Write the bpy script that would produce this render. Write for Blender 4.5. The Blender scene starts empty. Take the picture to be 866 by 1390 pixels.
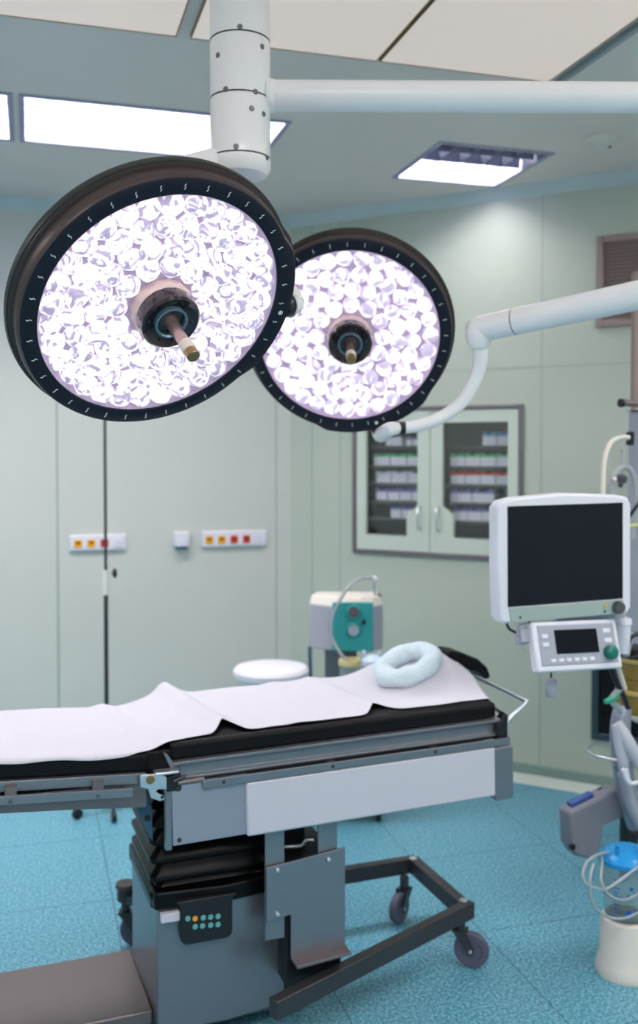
import bpy, bmesh, math, random
from mathutils import Vector, Matrix, noise
random.seed(7)
PI = math.pi
SC = bpy.context.scene
COL = SC.collection
R = math.radians

# ---------------------------------------------------------------- camera
YAW, PITCH, EYE, FPX = R(16.6), math.atan(35/1315), 1.65, 1315.0
FW = Vector((math.sin(YAW)*math.cos(PITCH), math.cos(YAW)*math.cos(PITCH), -math.sin(PITCH)))
RT = Vector((math.cos(YAW), -math.sin(YAW), 0))
UP = RT.cross(FW)
CAMP = Vector((0, 0, EYE))
cam = bpy.data.cameras.new('camera'); camo = bpy.data.objects.new('camera', cam); COL.objects.link(camo)
camo.matrix_world = Matrix.Translation(CAMP) @ Matrix((RT, UP, -FW)).transposed().to_4x4()
cam.sensor_fit = 'VERTICAL'; cam.sensor_height = 36; cam.lens = FPX/1390*36
cam.shift_y = -(695-650)/1390
cam.clip_start = .05
cam.dof.use_dof = True; cam.dof.focus_distance = 2.05; cam.dof.aperture_fstop = 2.6
SC.camera = camo

def at(px, py, d):                       # a surveyed point of the room at depth d from the photographer
    return CAMP + (FW + RT*((px-433)/FPX) + UP*((650-py)/FPX))*d

# ---------------------------------------------------------------- materials
def lin(c):
    return tuple(((v/255)/12.92 if v <= 10 else (((v/255)+.055)/1.055)**2.4) for v in c) + (1,)
MATS = {}
def mat(name, rgb, rough=.5, metal=0., noise_amt=0., nscale=8., bump=0., bscale=60., coat=0., trans=0., alpha=1., emit=0., stretch=None, ior=1.45, spec=.5):
    m = bpy.data.materials.new(name); m.use_nodes = True; nt = m.node_tree
    b = nt.nodes['Principled BSDF']
    c = lin(rgb)
    b.inputs['Base Color'].default_value = c
    b.inputs['Roughness'].default_value = rough; b.inputs['Metallic'].default_value = metal
    b.inputs['Coat Weight'].default_value = coat; b.inputs['Transmission Weight'].default_value = trans
    b.inputs['Alpha'].default_value = alpha; b.inputs['IOR'].default_value = ior
    b.inputs['Specular IOR Level'].default_value = spec
    if emit:
        b.inputs['Emission Color'].default_value = c; b.inputs['Emission Strength'].default_value = emit
    tc = nt.nodes.new('ShaderNodeTexCoord'); mp = nt.nodes.new('ShaderNodeMapping')
    nt.links.new(tc.outputs['Object'], mp.inputs[0])
    if stretch: mp.inputs['Scale'].default_value = stretch
    if noise_amt:
        n = nt.nodes.new('ShaderNodeTexNoise'); n.inputs['Scale'].default_value = nscale; n.inputs['Detail'].default_value = 4
        nt.links.new(mp.outputs[0], n.inputs[0])
        r = nt.nodes.new('ShaderNodeMix'); r.data_type = 'RGBA'
        nt.links.new(n.outputs[0], r.inputs[0])
        r.inputs[6].default_value = tuple(v*(1-noise_amt) for v in c[:3])+(1,)
        r.inputs[7].default_value = tuple(min(1, v*(1+noise_amt)) for v in c[:3])+(1,)
        nt.links.new(r.outputs[2], b.inputs['Base Color'])
    if bump:
        n = nt.nodes.new('ShaderNodeTexNoise'); n.inputs['Scale'].default_value = bscale; n.inputs['Detail'].default_value = 3
        nt.links.new(mp.outputs[0], n.inputs[0])
        bp = nt.nodes.new('ShaderNodeBump'); bp.inputs['Strength'].default_value = bump; bp.inputs['Distance'].default_value = .01
        nt.links.new(n.outputs[0], bp.inputs['Height']); nt.links.new(bp.outputs[0], b.inputs['Normal'])
    MATS[name] = m
    return m
M = MATS
mat('wall_green', (188, 196, 183), .45, noise_amt=.03, nscale=1.5)
mat('wall_left', (203, 206, 200), .42, noise_amt=.03, nscale=1.5)
mat('seam', (160, 177, 166), .5, noise_amt=.05)
mat('ceiling_paint', (228, 218, 213), .6, noise_amt=.03, nscale=2)
mat('cove', (196, 206, 208), .4, noise_amt=.03)
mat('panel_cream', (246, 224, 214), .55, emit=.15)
mat('panel_edge', (158, 128, 92), .5, noise_amt=.05)
mat('skirting', (128, 152, 146), .45, noise_amt=.06)
mat('cove_white', (205, 214, 208), .4, noise_amt=.05)
mat('trim_grey', (150, 160, 165), .4, noise_amt=.04)
mat('white_paint', (238, 236, 238), .28, noise_amt=.015, coat=.2)
mat('white_plastic', (225, 225, 236), .35, noise_amt=.015)
mat('cream_plastic', (226, 220, 212), .4, noise_amt=.02)
mat('grey_plastic', (165, 168, 182), .4, noise_amt=.02)
mat('mid_grey_plastic', (128, 130, 142), .45, noise_amt=.03)
mat('dark_plastic', (26, 27, 33), .35, noise_amt=.05)
mat('navy_ring', (27, 30, 42), .4, noise_amt=.03, spec=.25)
mat('lamp_body', (72, 62, 61), .36, .5, noise_amt=.05)
mat('lamp_bumper', (34, 34, 33), .4, noise_amt=.05)
mat('hub_dark', (44, 30, 38), .18, .3, noise_amt=.05, coat=.5)
mat('hub_ring', (108, 132, 148), .25, .5, noise_amt=.02)
mat('hub_cream', (214, 190, 186), .3, noise_amt=.03)
mat('stem_metal', (190, 160, 155), .25, .85, noise_amt=.04)
mat('stem_beige', (214, 200, 186), .35, noise_amt=.03)
mat('brass', (150, 120, 80), .3, .8, noise_amt=.06)
mat('screw', (120, 116, 116), .3, .9, noise_amt=.05)
mat('screw_dark', (70, 68, 70), .35, .6, noise_amt=.05)
mat('mark_white', (215, 225, 222), .5, noise_amt=.02)
mat('lens_bed', (180, 162, 190), .3, emit=.10, bump=.4, bscale=60)
mat('steel', (136, 139, 147), .34, .75, noise_amt=.05, nscale=6, stretch=(1, 1, 30))
mat('steel_bright', (205, 210, 216), .3, .85, noise_amt=.04, nscale=6)
mat('steel_dark', (82, 80, 84), .38, .7, noise_amt=.05)
mat('steel_warm', (128, 118, 120), .4, .7, noise_amt=.05)
mat('panel_blue_grey', (146, 154, 170), .38, .25, noise_amt=.02)
mat('panel_white', (202, 200, 212), .35, .05, noise_amt=.01)
mat('vinyl_black', (12, 11, 16), .5, noise_amt=.1, bump=.05, spec=.25)
mat('rubber_black', (7, 7, 9), .32, noise_amt=.1, spec=.25)
mat('box_blue_grey', (64, 98, 122), .35, .3, noise_amt=.05)
mat('caster_grey', (92, 92, 112), .5, noise_amt=.05)
mat('sheet', (208, 205, 216), .85, noise_amt=.01, bump=.12, bscale=90)
mat('ring_cotton', (208, 224, 233), .9, noise_amt=.10, nscale=14, bump=.5, bscale=70)
mat('screen', (25, 28, 38), .3, noise_amt=.02, spec=.2)
mat('screen_small', (10, 14, 28), .3, noise_amt=.02, spec=.2)
mat('screen_trim', (160, 176, 172), .35, noise_amt=.02)
mat('dial_grey', (92, 92, 98), .35, .3, noise_amt=.05)
mat('teal_knob', (0, 110, 98), .35, noise_amt=.04)
mat('teal_panel', (52, 158, 160), .4, noise_amt=.03)
mat('yellow', (246, 172, 20), .4, noise_amt=.03)
mat('red', (206, 52, 30), .4, noise_amt=.03)
mat('dark_mark', (60, 40, 20), .5, noise_amt=.03)
mat('pale_mark', (205, 205, 214), .5, noise_amt=.02)
mat('vent_frame', (158, 140, 136), .4, .4, noise_amt=.05)
mat('vent_blade', (150, 132, 128), .5, .1, noise_amt=.05)
mat('vent_frame_cool', (62, 80, 92), .4, .3, noise_amt=.05)
mat('vent_dark', (24, 30, 34), .5, noise_amt=.05)
mat('cabinet_green', (204, 214, 202), .4, noise_amt=.02)
mat('cabinet_steel', (132, 124, 130), .35, .7, noise_amt=.05)
mat('cabinet_inside', (84, 90, 92), .5, noise_amt=.05)
mat('carton', (238, 238, 250), .6, noise_amt=.03)
mat('carton_green', (90, 200, 140), .6, noise_amt=.05)
mat('carton_red', (236, 72, 44), .6, noise_amt=.05)
mat('carton_purple', (150, 140, 214), .6, noise_amt=.05)
mat('carton_blue', (120, 180, 226), .6, noise_amt=.05)
mat('amber', (150, 128, 66), .25, noise_amt=.12, nscale=12, trans=.25)
mat('amber_light', (196, 172, 108), .35, noise_amt=.06)
mat('yellow_ring', (206, 194, 142), .35, noise_amt=.04)
mat('tube_clear', (206, 212, 216), .2, trans=.55, noise_amt=.02)
mat('tube_cream', (226, 220, 210), .4, noise_amt=.03)
mat('clear', (226, 238, 240), .1, trans=.85, noise_amt=.01, ior=1.2)
mat('lid_blue', (30, 145, 212), .3, noise_amt=.04)
mat('nozzle_blue', (20, 95, 190), .3, noise_amt=.04)
mat('lid_pale', (196, 212, 236), .35, noise_amt=.03)
mat('hose_teal', (40, 160, 128), .35, noise_amt=.04)
mat('hose_yellow', (214, 214, 110), .4, noise_amt=.04)
mat('display_blue', (52, 84, 150), .25, noise_amt=.3, nscale=40)
mat('led_teal', (90, 160, 160), .3, emit=.04)
mat('led_orange', (230, 150, 40), .3, emit=.05)
mat('louver', (160, 160, 186), .35, .2, noise_amt=.02)
mat('tile_joint', (60, 100, 118), .6, noise_amt=.05)

def emis(name, rgb, s):
    m = bpy.data.materials.new(name); m.use_nodes = True; nt = m.node_tree
    nt.nodes.remove(nt.nodes['Principled BSDF'])
    e = nt.nodes.new('ShaderNodeEmission'); e.inputs[0].default_value = lin(rgb); e.inputs[1].default_value = s
    nt.links.new(e.outputs[0], nt.nodes['Material Output'].inputs[0]); M[name] = m
TUBE = 13.0
emis('fixture_light', (252, 246, 246), TUBE)
emis('fixture_soft', (253, 248, 247), 11.0)
emis('fixture_fill', (252, 246, 244), 6.6)  # fill glow of the added out-of-view fixtures, reaches column and arms
mat('fixture_dark', (150, 162, 160), .5, noise_amt=.05)

def lens_material(name, strength, contrast, scale):
    m = bpy.data.materials.new(name); m.use_nodes = True; nt = m.node_tree
    b = nt.nodes['Principled BSDF']; b.inputs['Base Color'].default_value = (.3, .27, .34, 1); b.inputs['Roughness'].default_value = .08
    tc = nt.nodes.new('ShaderNodeTexCoord')
    oi = nt.nodes.new('ShaderNodeObjectInfo')
    ad = nt.nodes.new('ShaderNodeVectorMath'); ad.operation = 'ADD'
    nt.links.new(tc.outputs['Object'], ad.inputs[0]); nt.links.new(oi.outputs['Location'], ad.inputs[1])
    n = nt.nodes.new('ShaderNodeTexNoise'); n.inputs['Scale'].default_value = scale; n.inputs['Detail'].default_value = 2.0; n.inputs['Distortion'].default_value = 2.6
    nt.links.new(ad.outputs[0], n.inputs[0])
    cr = nt.nodes.new('ShaderNodeValToRGB'); e = cr.color_ramp.elements
    e[0].position = .40; e[0].color = (.42-.1*contrast, .36-.1*contrast, .52-.1*contrast, 1)
    e[1].position = .53; e[1].color = (1, .91, .93, 1)
    k = cr.color_ramp.elements.new(.45); k.color = (.82, .76, .85, 1)
    nt.links.new(n.outputs[0], cr.inputs[0]); nt.links.new(cr.outputs[0], b.inputs['Emission Color'])
    b.inputs['Emission Strength'].default_value = strength
    bp = nt.nodes.new('ShaderNodeBump'); bp.inputs['Strength'].default_value = .6; bp.inputs['Distance'].default_value = .01
    nt.links.new(n.outputs[0], bp.inputs['Height']); nt.links.new(bp.outputs[0], b.inputs['Normal'])
    M[name] = m
lens_material('led_lens', .43, 1, 24)
lens_material('led_lens_even', .5, .0, 11)

def floor_material():
    m = bpy.data.materials.new('vinyl_floor'); m.use_nodes = True; nt = m.node_tree; b = nt.nodes['Principled BSDF']
    tc = nt.nodes.new('ShaderNodeTexCoord')
    v = nt.nodes.new('ShaderNodeTexNoise'); v.inputs['Scale'].default_value = 110; v.inputs['Detail'].default_value = 3
    nt.links.new(tc.outputs['Object'], v.inputs[0])
    cr = nt.nodes.new('ShaderNodeValToRGB'); e = cr.color_ramp.elements
    e[0].position = .40; e[0].color = lin((60, 130, 156)); e[1].position = .62; e[1].color = lin((136, 188, 204))
    k = cr.color_ramp.elements.new(.5); k.color = lin((90, 158, 182))
    nt.links.new(v.outputs[0], cr.inputs[0])
    n2 = nt.nodes.new('ShaderNodeTexNoise'); n2.inputs['Scale'].default_value = 1.3
    nt.links.new(tc.outputs['Object'], n2.inputs[0])
    mx = nt.nodes.new('ShaderNodeMix'); mx.data_type = 'RGBA'; mx.blend_type = 'MULTIPLY'; mx.inputs[0].default_value = .25
    nt.links.new(cr.outputs[0], mx.inputs[6]); nt.links.new(n2.outputs[1], mx.inputs[7])
    mp = nt.nodes.new('ShaderNodeMapping'); mp.inputs['Location'].default_value = (-.28, -3.0, 0)
    nt.links.new(tc.outputs['Object'], mp.inputs[0])
    br = nt.nodes.new('ShaderNodeTexBrick'); br.offset = 0; br.squash = 1
    br.inputs['Scale'].default_value = 1; br.inputs['Brick Width'].default_value = .6; br.inputs['Row Height'].default_value = .61
    br.inputs['Mortar Size'].default_value = .0022; br.inputs['Mortar Smooth'].default_value = .4
    nt.links.new(mp.outputs[0], br.inputs[0])
    m2 = nt.nodes.new('ShaderNodeMix'); m2.data_type = 'RGBA'
    nt.links.new(br.outputs['Fac'], m2.inputs[0]); nt.links.new(cr.outputs[0], m2.inputs[6]); m2.inputs[7].default_value = lin((44, 86, 104))
    nt.links.new(m2.outputs[2], b.inputs['Base Color'])
    b.inputs['Roughness'].default_value = .34
    M['vinyl_floor'] = m
floor_material()

# ---------------------------------------------------------------- mesh tools
class MB:
    def __init__(s): s.bm = bmesh.new()
    def box(s, x0, x1, y0, y1, z0, z1, mtx=None):
        x0, x1 = min(x0, x1), max(x0, x1); y0, y1 = min(y0, y1), max(y0, y1); z0, z1 = min(z0, z1), max(z0, z1)
        P = [Vector((x, y, z)) for z in (z0, z1) for y in (y0, y1) for x in (x0, x1)]
        if mtx is not None: P = [mtx @ p for p in P]
        v = [s.bm.verts.new(p) for p in P]
        for f in ((0, 2, 3, 1), (4, 5, 7, 6), (0, 1, 5, 4), (2, 6, 7, 3), (0, 4, 6, 2), (1, 3, 7, 5)):
            s.bm.faces.new([v[i] for i in f])
        return s
    def hexa(s, bot, top):
        v = [s.bm.verts.new(Vector(p)) for p in list(bot)+list(top)]; n = len(bot)
        s.bm.faces.new(v[:n][::-1]); s.bm.faces.new(v[n:])
        for i in range(n): s.bm.faces.new((v[i], v[(i+1) % n], v[n+(i+1) % n], v[n+i]))
        return s
    def prism(s, pts, axis, a, b):          # closed outline extruded along an axis between a and b
        def q(p, t):
            return {'x': (t, p[0], p[1]), 'y': (p[0], t, p[1]), 'z': (p[0], p[1], t)}[axis]
        return s.hexa([q(p, a) for p in pts], [q(p, b) for p in pts])
    def lathe(s, prof, origin=(0, 0, 0), axis=(0, 0, 1), seg=32, rfun=None):
        o = Vector(origin); q = Vector((0, 0, 1)).rotation_difference(Vector(axis).normalized())
        rings = []
        for r, z in prof:
            if r < 1e-6: rings.append([s.bm.verts.new(o+q @ Vector((0, 0, z)))]); continue
            ring = []
            for i in range(seg):
                a = 2*PI*i/seg; rr = r*(rfun(a, r, z) if rfun else 1)
                ring.append(s.bm.verts.new(o+q @ Vector((rr*math.cos(a), rr*math.sin(a), z))))
            rings.append(ring)
        for A, B in zip(rings, rings[1:]):
            for i in range(seg):
                j = (i+1) % seg
                if len(A) == 1 and len(B) == 1: continue
                if len(A) == 1: s.bm.faces.new((A[0], B[i], B[j]))
                elif len(B) == 1: s.bm.faces.new((A[i], A[j], B[0]))
                else: s.bm.faces.new((A[i], A[j], B[j], B[i]))
        return s
    def rod(s, a, b, r, r2=None, seg=20, cap=.0015):
        a, b = Vector(a), Vector(b); L = (b-a).length; r2 = r if r2 is None else r2; c = min(cap, L/4, r/3)
        return s.lathe([(0, 0), (r-c, 0), (r, c), (r2, L-c), (r2-c, L), (0, L)], a, b-a, seg)
    def tube(s, pts, r, seg=12, sub=8, closed=False, smooth=True):
        P = [Vector(p) for p in pts]
        rr = r if isinstance(r, (list, tuple)) else [r]*len(P)
        if smooth and len(P) > 2:
            Q, RR = [], []; n = len(P)
            for i in range(n if closed else n-1):
                if closed: p0, p1, p2, p3 = P[i-1], P[i], P[(i+1) % n], P[(i+2) % n]
                else: p1, p2 = P[i], P[i+1]; p0 = P[i-1] if i else p1*2-p2; p3 = P[i+2] if i+2 < n else p2*2-p1
                for k in range(sub):
                    t = k/sub
                    Q.append(.5*((2*p1)+(p2-p0)*t+(2*p0-5*p1+4*p2-p3)*t*t+(3*p1-p0-3*p2+p3)*t**3))
                    RR.append(rr[i]*(1-t)+rr[(i+1) % n]*t)
            if not closed: Q.append(P[-1]); RR.append(rr[-1])
        else: Q, RR = P, rr
        n = len(Q); rings = []; T0 = None; N = None
        for i in range(n):
            if closed: T = (Q[(i+1) % n]-Q[i-1]).normalized()
            else: T = (Q[min(i+1, n-1)]-Q[max(i-1, 0)]).normalized()
            if N is None:
                N = T.orthogonal().normalized()
            else: N = (T0.rotation_difference(T) @ N); N = (N-T*N.dot(T)).normalized()
            T0 = T; B = T.cross(N)
            rings.append([s.bm.verts.new(Q[i]+(N*math.cos(2*PI*k/seg)+B*math.sin(2*PI*k/seg))*RR[i]) for k in range(seg)])
        for i in range(n if closed else n-1):
            A, C = rings[i], rings[(i+1) % n]
            off = 0
            if closed and i == n-1:
                off = min(range(seg), key=lambda o: (A[0].co-C[o].co).length)
            for k in range(seg): s.bm.faces.new((A[k], A[(k+1) % seg], C[(k+1+off) % seg], C[(k+off) % seg]))
        if not closed: s.bm.faces.new(rings[0][::-1]); s.bm.faces.new(rings[-1])
        return s
    def xf(s, mtx):
        bmesh.ops.transform(s.bm, matrix=mtx, verts=s.bm.verts); return s
    def build(s, name, m, parent=None, bevel=0, seg=2, loc=None, mtx=None, angle=35):
        me = bpy.data.meshes.new(name)
        bmesh.ops.recalc_face_normals(s.bm, faces=s.bm.faces); s.bm.to_mesh(me); s.bm.free()
        me.materials.append(M[m] if isinstance(m, str) else m)
        me.shade_smooth(); me.set_sharp_from_angle(angle=R(angle))
        o = bpy.data.objects.new(name, me); COL.objects.link(o)
        if parent is not None: o.parent = parent
        if mtx is not None: o.matrix_local = mtx
        if loc is not None: o.location = loc
        if bevel:
            b = o.modifiers.new('bevel', 'BEVEL'); b.width = bevel; b.segments = seg; b.limit_method = 'ANGLE'; b.angle_limit = R(38)
            b.harden_normals = False
        return o

def thing(name, label, cat, loc=(0, 0, 0), rot=None, group=None):
    o = bpy.data.objects.new(name, None); COL.objects.link(o); o.empty_display_size = .1
    if rot is not None: o.matrix_world = Matrix.Translation(Vector(loc)) @ rot.to_4x4()
    else: o.location = loc
    return tag(o, label, cat, group)
def tag(o, label, cat, group=None, kind=None):
    o['label'] = label; o['category'] = cat
    if group: o['group'] = group
    if kind: o['kind'] = kind
    return o
def struct(name, mb, m, label=None, **k):
    o = mb.build(name, m, **k); o['kind'] = 'structure'
    if label: o['label'] = label
    return o
def copy_tree(o, parent=None):
    c = o.copy(); COL.objects.link(c)
    if parent is not None: c.parent = parent
    for ch in [x for x in KIDS.get(o.name, [])]: copy_tree(ch, c)
    return c
KIDS = {}
def rec(o):
    for ch in bpy.data.objects:
        if ch.parent == o:
            KIDS.setdefault(o.name, [])
            if ch not in KIDS[o.name]: KIDS[o.name].append(ch)
            rec(ch)
def rotz(a): return Matrix.Rotation(a, 3, 'Z')

# ================================================================ room
H = 3.0
S2 = math.sqrt(.5)
CX, CY = 1.44, 5.4                     # corner where the back wall meets the angled wall
CH_L = 2.6                             # length of the angled wall
EX, EY = CX+CH_L*S2, CY-CH_L*S2
XL, YF = -3.2, -2.2
T = .12
fl = MB(); fl.prism([(XL, YF), (EX, YF), (EX, EY), (CX, CY), (XL, CY)], 'z', -.1, 0)
struct('floor', fl, 'vinyl_floor', 'speckled blue vinyl floor in square tiles')
ce = MB(); ce.prism([(XL, YF), (EX, YF), (EX, EY), (CX, CY), (XL, CY)], 'z', H+.22, H+.3)
# ceiling: slab with openings for the recessed light fixtures
FIX = [(-1.135, -.065, 3.855, 4.41, 'both'), (-.02, 1.02, 3.855, 4.41, 'both'), (1.72, 2.26, 3.915, 4.47, 'far'),
       (-1.9, -.86, .1, .655, 'open'), (-.2, .84, .1, .655, 'open'), (1.5, 2.54, .1, .655, 'open'),  # out of view, added as fill light for the room
       (-2.55, -1.995, 1.6, 2.64, 'open'), (2.4, 2.955, 1.35, 2.39, 'open'), (-.9, .14, -1.4, -.845, 'open'), (.9, 1.94, -1.4, -.845, 'open'), (-2.8, -1.76, 3.855, 4.41, 'both')]  # also added unseen; the last one brightens the back wall
xs = sorted({XL, EX}|{f[0] for f in FIX}|{f[1] for f in FIX}|{CX})
def clip(poly, a, b, c):               # keep a*x+b*y<=c
    out = []
    for i in range(len(poly)):
        p, q = poly[i], poly[(i+1) % len(poly)]
        dp, dq = a*p[0]+b*p[1]-c, a*q[0]+b*q[1]-c
        if dp <= 1e-9: out.append(p)
        if (dp < -1e-9 and dq > 1e-9) or (dp > 1e-9 and dq < -1e-9):
            t = dp/(dp-dq); out.append((p[0]+(q[0]-p[0])*t, p[1]+(q[1]-p[1])*t))
    return out
ce = MB()
for a, b in zip(xs, xs[1:]):
    cuts = sorted((f[2], f[3]) for f in FIX if f[0] < (a+b)/2 < f[1])
    y = YF; spans = []
    for c0, c1 in cuts: spans.append((y, c0)); y = c1
    spans.append((y, CY))
    for y0, y1 in spans:
        pg = clip([(a, y0), (b, y0), (b, y1), (a, y1)], 1, 1, CX+CY)
        if len(pg) > 2: ce.prism(pg, 'z', H, H+.15)
struct('ceiling', ce, 'ceiling_paint', 'grey green ceiling')
bw = MB(); bw.box(XL-T, CX+.05, CY, CY+T, -.1, H+.15)
struct('wall_back', bw, 'wall_left', 'pale grey green panelled wall behind the operating table')
struct('wall_left', MB().box(XL-T, XL, YF-T, CY, -.1, H+.15), 'wall_left')
struct('wall_front', MB().box(XL, EX+T, YF-T, YF, -.1, H+.15), 'wall_left')
struct('wall_right', MB().box(EX, EX+T, YF, EY, -.1, H+.15), 'wall_green')
# angled wall, local frame: x along it, y out of the room, z up
AW = Matrix.Translation((CX, CY, 0)) @ Matrix.Rotation(-PI/4, 4, 'Z')
C0, C1, CZ0, CZ1 = .404, 1.369, 1.095, 1.9       # cabinet opening
aw = MB()
aw.box(0, C0, 0, T, -.1, H+.15); aw.box(C1, CH_L, 0, T, -.1, H+.15)
aw.box(C0, C1, 0, T, -.1, CZ0); aw.box(C0, C1, 0, T, CZ1, H+.15)
struct('wall_angled', aw, 'wall_green', 'pale green panelled wall set at an angle', mtx=AW)
# seams
n = 0
def seam(mb, mtx=None, m='seam'):
    global n; n += 1
    struct('trim_%d' % n, mb, m, mtx=mtx)
for x, w in ((.139, .012), (1.353, .008), (-1.1, .01), (-2.3, .01)):
    seam(MB().box(x-w/2, x+w/2, CY-.002, CY+.01, 0, H))
for s_, w in ((.141, .006), (.32, .006), (1.46, .006)):
    seam(MB().box(s_-w/2, s_+w/2, -.0015, .01, .05, H), AW)
seam(MB().box(0.32, CH_L, -.0015, .01, 2.082, 2.087), AW)
# ceiling cove and skirting
cv = MB(); cv.prism([(CY, H-.07), (CY, H), (CY-.05, H), (CY-.035, H-.03), (CY-.012, H-.055)], 'x', XL, CX)
seam(cv, m='cove')
cv = MB(); cv.prism([(0, H-.06), (0, H), (-.045, H), (-.03, H-.025), (-.01, H-.045)], 'x', 0, CH_L)
seam(cv, AW, 'cove')
struct('baseboard_back', MB().prism([(CY, 0), (CY-.02, 0), (CY-.02, .06), (CY, .065)], 'x', XL, CX), 'skirting')
struct('baseboard_angled', MB().prism([(0, 0), (-.015, 0), (-.015, .055), (0, .06)], 'x', 0.02, CH_L), 'skirting', mtx=AW)
seam(MB().prism([(-.015, .0), (-.015, .012), (-.05, .007), (-.13, .003), (-.135, 0)], 'x', 0.05, CH_L), AW, 'cove_white')

# cream ceiling panels
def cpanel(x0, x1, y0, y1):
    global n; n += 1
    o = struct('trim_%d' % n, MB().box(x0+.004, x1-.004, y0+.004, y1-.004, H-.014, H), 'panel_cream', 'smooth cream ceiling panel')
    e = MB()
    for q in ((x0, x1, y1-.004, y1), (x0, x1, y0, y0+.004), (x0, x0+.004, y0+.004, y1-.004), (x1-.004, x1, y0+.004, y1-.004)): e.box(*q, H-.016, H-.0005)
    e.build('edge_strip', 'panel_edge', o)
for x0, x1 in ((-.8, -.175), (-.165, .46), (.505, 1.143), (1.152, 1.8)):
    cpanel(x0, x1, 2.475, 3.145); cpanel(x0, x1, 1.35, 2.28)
n += 1
struct('trim_%d' % n, MB().box(1.83, 1.85, 1.2, 3.25, H-.02, H), 'trim_grey', 'grey ceiling track beside the cream panels')

# light fixtures in view, plus added ones out of view that brighten the room
FLAB = ['long bright louvred ceiling light at the left edge', 'long bright louvred ceiling light behind the white ceiling column',
        'small square louvred ceiling light with only its far half lit', 'added unseen fill light above the camera, leftmost', 'added unseen fill light above the camera, middle one',
        'added unseen fill light above the camera, rightmost', 'added unseen fill light along the left wall', 'added unseen fill light along the right wall', 'added unseen fill light near the front wall, left one', 'added unseen fill light near the front wall, right one', 'added unseen louvred fill light in the far left corner']
for (x0, x1, y0, y1, mode), lb in zip(FIX, FLAB):
    cx, cy = (x0+x1)/2, (y0+y1)/2
    t = thing('ceiling_light', lb, 'ceiling light', (cx, cy, H), group='recessed ceiling lights')
    w, d = (x1-x0)/2, (y1-y0)/2
    h = MB()
    for q in ((-w, -w+.006, -d, d), (w-.006, w, -d, d), (-w, w, -d, -d+.006), (-w, w, d-.006, d)): h.box(*q, 0, .11)
    h.box(-w, w, -d, d, .104, .112)
    h.build('housing', 'louver', t)
    f = MB()
    for q in ((-w-.012, -w+.01, -d-.012, d+.012), (w-.01, w+.012, -d-.012, d+.012), (-w+.01, w-.01, -d-.012, -d+.01), (-w+.01, w-.01, d-.01, d+.012)): f.box(*q, -.006, 0)
    f.build('frame', 'louver', t, bevel=.0015)
    if mode == 'open':
        MB().box(-w+.01, w-.01, -d+.01, d-.01, .001, .012).build('diffuser', 'fixture_fill', t); continue
    if mode == 'both': MB().box(-w+.01, w-.01, -d+.01, d-.01, .07, .08).build('diffuser', 'fixture_soft', t)
    else:
        MB().box(-w+.01, w-.01, .0, d-.01, .07, .08).build('diffuser', 'fixture_light', t)
        MB().box(-w+.01, w-.01, -d+.01, -.004, .07, .08).build('diffuser', 'fixture_dark', t)
    lv = MB()
    nx = int(round(2*w/.11)); ny = int(round(2*d/.13))
    for i in range(1, nx): x = -w+2*w*i/nx; lv.prism([(x-.004, .055), (x+.004, .055), (x+.0015, .008), (x-.0015, .008)], 'y', -d+.01, d-.01)
    for j in range(1, ny): y = -d+2*d*j/ny; lv.prism([(y-.005, .058), (y+.005, .058), (y+.0015, .006), (y-.0015, .006)], 'x', -w+.01, w-.01)
    lv.build('louvre_grid', 'louver', t)

# smoke detector
t = thing('smoke_detector', 'round white smoke detector on the ceiling right of the square light', 'smoke detector', (2.36, 3.66, H))
MB().lathe([(0, -.0), (.075, 0), (.075, -.012), (.06, -.018), (0, -.018)]).build('base', 'cream_plastic', t)
MB().lathe([(0, -.018), (.045, -.018), (.042, -.035), (.03, -.042), (0, -.042)]).build('sensor_head', 'cream_plastic', t)
MB().rod((.02, -.02, -.04), (.02, -.02, -.05), .006).build('indicator', 'dial_grey', t)

# ================================================================ angled wall furniture
def wall_vent(name, label, x0, x1, z0, z1, fm, bm_, dk, horiz):
    t = thing(name, label, 'vent', AW @ Vector(((x0+x1)/2, 0, (z0+z1)/2)), Matrix.Rotation(-PI/4, 3, 'Z'))
    w, h = (x1-x0)/2, (z1-z0)/2; f = MB(); b = .035
    for q in ((-w, -w+b, -h, h), (w-b, w, -h, h), (-w+b, w-b, -h, -h+b), (-w+b, w-b, h-b, h)): f.box(q[0], q[1], -.02, 0, q[2], q[3])
    f.build('frame', fm, t, bevel=.004)
    MB().box(-w+b, w-b, -.002, 0, -h+b, h-b).build('backing', dk, t)
    s_ = MB()
    if horiz:
        k = int((2*h-2*b)/.018)
        for i in range(k):
            z = -h+b+(i+.5)*(2*h-2*b)/k; s_.prism([(-.016, z-.004), (-.015, z-.005), (-.004, z+.004), (-.005, z+.005)], 'x', -w+b, w-b)
    else:
        k = int((2*w-2*b)/.016)
        for i in range(k):
            x = -w+b+(i+.5)*(2*w-2*b)/k; s_.box(x-.0015, x+.0015, -.016, -.003, -h+b, h-b)
    s_.build('louvre', bm_, t)
wall_vent('air_vent', 'brown grey louvred air vent high on the angled wall', 1.73, 2.27, 2.262, 2.705, 'vent_frame', 'vent_blade', 'vent_blade', True)
wall_vent('air_vent', 'dark blue grey air vent low on the wall behind the monitor', 1.722, 2.26, .235, .7, 'vent_frame_cool', 'vent_dark', 'vent_dark', False)

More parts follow.
